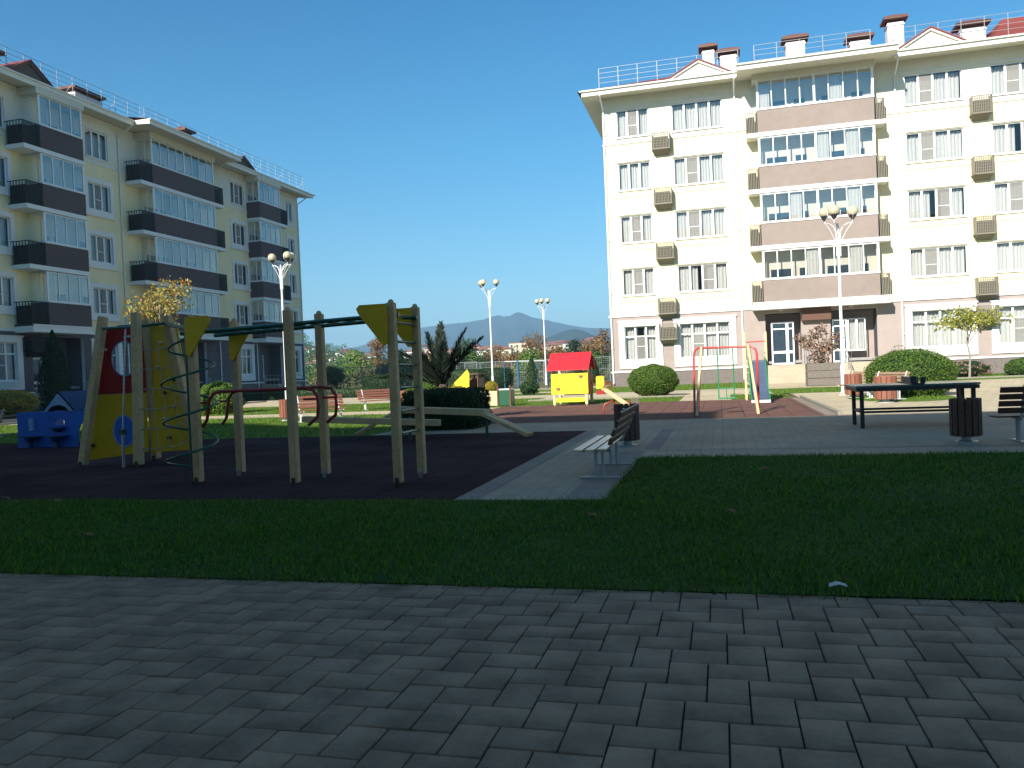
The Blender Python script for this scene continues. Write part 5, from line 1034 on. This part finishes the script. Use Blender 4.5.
M['hwhite'] = mat('house_white', (.74, .72, .66), .85, .06, .6); M['hcream'] = mat('house_cream', (.66, .56, .38), .85, .08, .6); M['hpink'] = mat('house_pink', (.55, .36, .28), .85, .08, .6)
M['hroof'] = mat('house_roof_red', (.22, .10, .07), .8, .2, 1.2); M['hroofd'] = mat('house_roof_dark', (.18, .05, .045), .8, .2, 1.2); M['hglass'] = mat('house_window', (.05, .06, .07), .2, .2, 2)
def house(label, px, d, w, dp, h, z, m_, rf='hroof', rz=0., flat=False, storeys=2, rh=.3):
    t = root('house', label, 'house', (bear(px) * d, d, z), rz, 'houses of the town'); b = MB(); b.box(-w / 2, w / 2, -dp / 2, dp / 2, -4, h); b.build('wall', m_, t)
    b = MB()
    if flat: b.box(-w / 2 - .3, w / 2 + .3, -dp / 2 - .3, dp / 2 + .3, h, h + .35)
    else:
        o_ = .5; e = w * rh * .5; b.raw([(-w / 2 - o_, -dp / 2 - o_, h), (w / 2 + o_, -dp / 2 - o_, h), (w / 2 + o_, dp / 2 + o_, h), (-w / 2 - o_, dp / 2 + o_, h), (-w / 2 + (0 if rh > .5 else dp * .3) - (o_ if rh > .5 else 0), 0, h + dp * .20), (w / 2 - (0 if rh > .5 else dp * .3) + (o_ if rh > .5 else 0), 0, h + dp * .20)], [(0, 1, 5, 4), (2, 3, 4, 5), (1, 2, 5), (3, 0, 4), (3, 2, 1, 0)])
    b.build('roof', rf, t); n = max(2, int(w / 3))
    for s in range(storeys):
        for k in range(n):
            x = -w / 2 + w * (k + .5) / n; z0 = h - 2.4 - s * 3
            b = MB(); b.box(x - .6, x + .6, -dp / 2 - .05, -dp / 2 + .02, z0, z0 + 1.5); b.build('window', 'hglass', t)
    return t
house('white two storey house with a low gable left of the bare brown tree', 370, 430, 7.8, 7, 11.0, 3.0, 'hwhite', rz=R(20))
house('long low white hall with a red roof between the monkey bar posts', 334, 330, 8, 6, 5.2, 1.6, 'hwhite', storeys=1)
house('cream flat roofed apartment block behind the brown trees', 520, 450, 10, 8, 12.4, 5, 'hcream', flat=True, storeys=3)
house('bright white house with a red roof above the playhouse', 568, 430, 7.5, 7, 9.4, 6, 'hwhite', 'hroofd', rz=R(35))
house('low house with a dark red roof just left of the playhouse ridge', 574, 300, 6.5, 6, 4.8, 2, 'hcream', 'hroofd', storeys=1)
rs = random.Random(5)
# slope of the town behind the court
def terrain(name, prof, d0, d1, dback, m_, nz=14, rough=1., seed=0, hz=371.):
    """prof: list of (px column, ridge height in px above the horizon); the ridge stands at distance d1, its foot at d0"""
    r_ = random.Random(seed); b = MB(); cols = []; a, c = prof[0][0], prof[-1][0]; n = int((c - a) / 3) + 1; V = []; F = []
    for i in range(n + 1):
        px = a + (c - a) * i / n; 
        for (p0, h0), (p1, h1) in zip(prof[:-1], prof[1:]):
            if p0 <= px <= p1: hh = h0 + (h1 - h0) * (px - p0) / (p1 - p0)
        H_ = 1.6 + hh * d1 / 800.; H_ *= 1 + .02 * rough * math.sin(px * .9 + seed) * r_.random()
        for j in range(nz + 1):
            q = j / nz; d = d0 + (d1 - d0) * q if j < nz - 2 else (d1 if j == nz - 2 else d1 + (dback - d1) * (j - nz + 2) / 2.)
            if j < nz - 2: k = (q * nz / (nz - 2)) ** 1.25; z = H_ * k * (1 + .16 * rough * math.sin(px * .23 + j * 1.3 + seed) * math.sin(PI * min(1, k))); d = d0 + (d1 - d0) * q * nz / (nz - 2)
            elif j == nz - 2: z = H_
            else: z = H_ * (1 - .55 * (j - nz + 2))
            V.append((bear(px) * d, d, z - .5))
    m = nz + 1
    for i in range(n):
        for j in range(nz): F.append((i * m + j, (i + 1) * m + j, (i + 1) * m + j + 1, i * m + j + 1))
    b.raw(V, F); o = structure(b.build(name, m_, smooth=True)); return o, V
M['hill_near'] = groundmat('wooded_hillside', [(.020, .035, .014), (.045, .065, .025), (.10, .10, .05)], (.01, .06, .3), bump=1.0)
M['hill_far'] = groundmat('forested_mountain', [(.016, .03, .016), (.03, .045, .022), (.05, .06, .035)], (.0015, .006, .03), bump=1.0)
hill, HV = terrain('hill', [(150, 80), (230, 66), (270, 58), (290, 52), (303, 43), (317, 37), (331, 32), (348, 28), (363, 24), (385, 17), (410, 10), (440, 6)], 170, 520, 700, 'hill_near', rough=.5, seed=3)
town, TV = terrain('hill', [(400, 12), (440, 16), (470, 19), (520, 20), (560, 20), (600, 20), (640, 19), (700, 18), (1000, 14)], 160, 460, 700, 'hill_near', rough=.3, seed=5)
terrain('mountain', [(330, 20), (347, 31), (365, 35), (380, 40), (400, 46), (412, 49), (425, 50), (445, 52), (470, 53), (487, 55), (495, 57.5), (501, 58.5), (507, 56.5), (512, 57), (520, 60.5), (526, 58.5), (534, 54), (546, 51), (560, 47), (575, 43), (590, 40), (620, 38), (700, 34), (900, 30)], 1700, 3000, 3600, 'hill_far', rough=.3, seed=8)
terrain('hill', [(535, 25), (545, 31), (556, 35), (566, 38.5), (575, 40), (584, 38), (594, 33), (604, 29), (620, 25)], 1000, 1500, 1900, 'hill_far', rough=.2, seed=9)
def hz_(px): return 371 - .0424 * (px - 512)
# far houses: (px column, row of the wall top, distance, width) read off the picture
fh = [(305, 349, 420, 8), (309, 360, 330, 9), (314, 357, 380, 8), (316, 366, 260, 9), (327, 353, 430, 7), (331, 355, 440, 8), (343, 352, 450, 8), (347, 350, 470, 9), (351, 355, 400, 8), (356, 352, 450, 10), (359, 357, 380, 8), (364, 361, 300, 7), (312, 347, 460, 7), (322, 361, 350, 7), (338, 359, 350, 8), (304, 365, 280, 8),
      (466, 350, 380, 10), (474, 348, 430, 12), (481, 352, 330, 10), (489, 349, 420, 12), (497, 348, 440, 9), (505, 351, 340, 10), (534, 347, 430, 11), (545, 348, 420, 10), (551, 345, 450, 12), (556, 347, 400, 9), (563, 344, 450, 10), (583, 345, 430, 10), (588, 343, 440, 9), (594, 341, 450, 12), (599, 345, 380, 9), (455, 351, 400, 9), (446, 352, 420, 9), (424, 356, 380, 9), (411, 352, 430, 9), (434, 349, 440, 10), (421, 346, 450, 9)]
cm = [('white', 'hwhite'), ('cream', 'hcream'), ('white', 'hwhite'), ('pinkish', 'hpink')]
for i, (px, py, d, w) in enumerate(fh):
    zt = 2.6 + (hz_(px) - py) * d / 800.; nm, mm = cm[i % 4]; rf = 'hroofd' if i % 5 == 2 else 'hroof'; hh = rs.uniform(3.5, 5.5)
    side = 'on the wooded left hillside' if px < 370 else ('in the town around the palm' if px < 460 else 'in the town right of the palm')
    house(f'small distant {nm} house with a {"dark " if rf == "hroofd" else ""}red roof {side}', px, d, w * rs.uniform(.6, .95), 6, hh, zt - hh, mm, rf, rz=rs.uniform(-.6, .6), storeys=1)
# woodland on the slopes, one mass
def woods(name, label, VV, n, smin, smax, m_, pxlim):
    Vv = np.array(VV); P = Vv[rng.integers(0, len(Vv), n)] + rng.normal(size=(n, 3)) * np.array([4, 12, .4]); P[:, 2] += .5; sz = rng.uniform(smin, smax, n)
    K = 60; C_ = np.repeat(P, K, 0); S_ = np.repeat(sz, K); d = rng.normal(size=(n * K, 3)); d /= np.linalg.norm(d, axis=1)[:, None]; C_ = C_ + d * (S_ * .5)[:, None] * np.array([1, 1, 1.1]) + np.array([0, 0, 1]) * (S_ * .45)[:, None]
    V, F = leaves(C_, 1.0, nrm=d); Vr = V.reshape(-1, 4, 3); c = Vr.mean(1, keepdims=True); Vr = c + (Vr - c) * (S_ * .26)[:, None, None]
    o = fastmesh(name, Vr.reshape(-1, 3), F, m_); tag(o, label, 'woodland', kind='stuff'); return o
woods('woodland', 'dark green wood covering the hillside at the left', HV, 900, 2, 4.2, 'lf_green', None)
woods('woodland', 'mixed trees growing through the distant town', TV, 600, 2.2, 4.5, 'lf_olive', None)
# scrub belt between the fence and the town
P = np.stack([rng.uniform(-110, 0, 380), rng.uniform(96, 160, 380), np.zeros(380)], 1); K = 60; sz = np.repeat(rng.uniform(1.2, 3.2, 380), K); C_ = np.repeat(P, K, 0); d = rng.normal(size=(len(C_), 3)); d /= np.linalg.norm(d, axis=1)[:, None]
C_ = C_ + d * sz[:, None] * np.array([.9, .9, .5]) + np.array([0, 0, .3]) * sz[:, None]; V, F = leaves(C_, .5, nrm=d); o = fastmesh('scrub', V, F, 'lf_olive'); tag(o, 'belt of olive scrub in the meadow behind the court fence', 'scrub', kind='stuff')
# air
hz = bpy.data.materials.new('haze_air'); hz.use_nodes = True; nt = hz.node_tree; nt.nodes.clear(); out = nt.nodes.new('ShaderNodeOutputMaterial'); pv = nt.nodes.new('ShaderNodeVolumePrincipled')
pv.inputs['Color'].default_value = (.34, .60, .88, 1); pv.inputs['Density'].default_value = .00035; pv.inputs['Anisotropy'].default_value = .0; nt.links.new(pv.outputs[0], out.inputs['Volume'])
b = MB(); b.box(-4300, 4300, -450, 4300, -1.1, 235); o = b.build('haze', hz); o['kind'] = 'stuff'
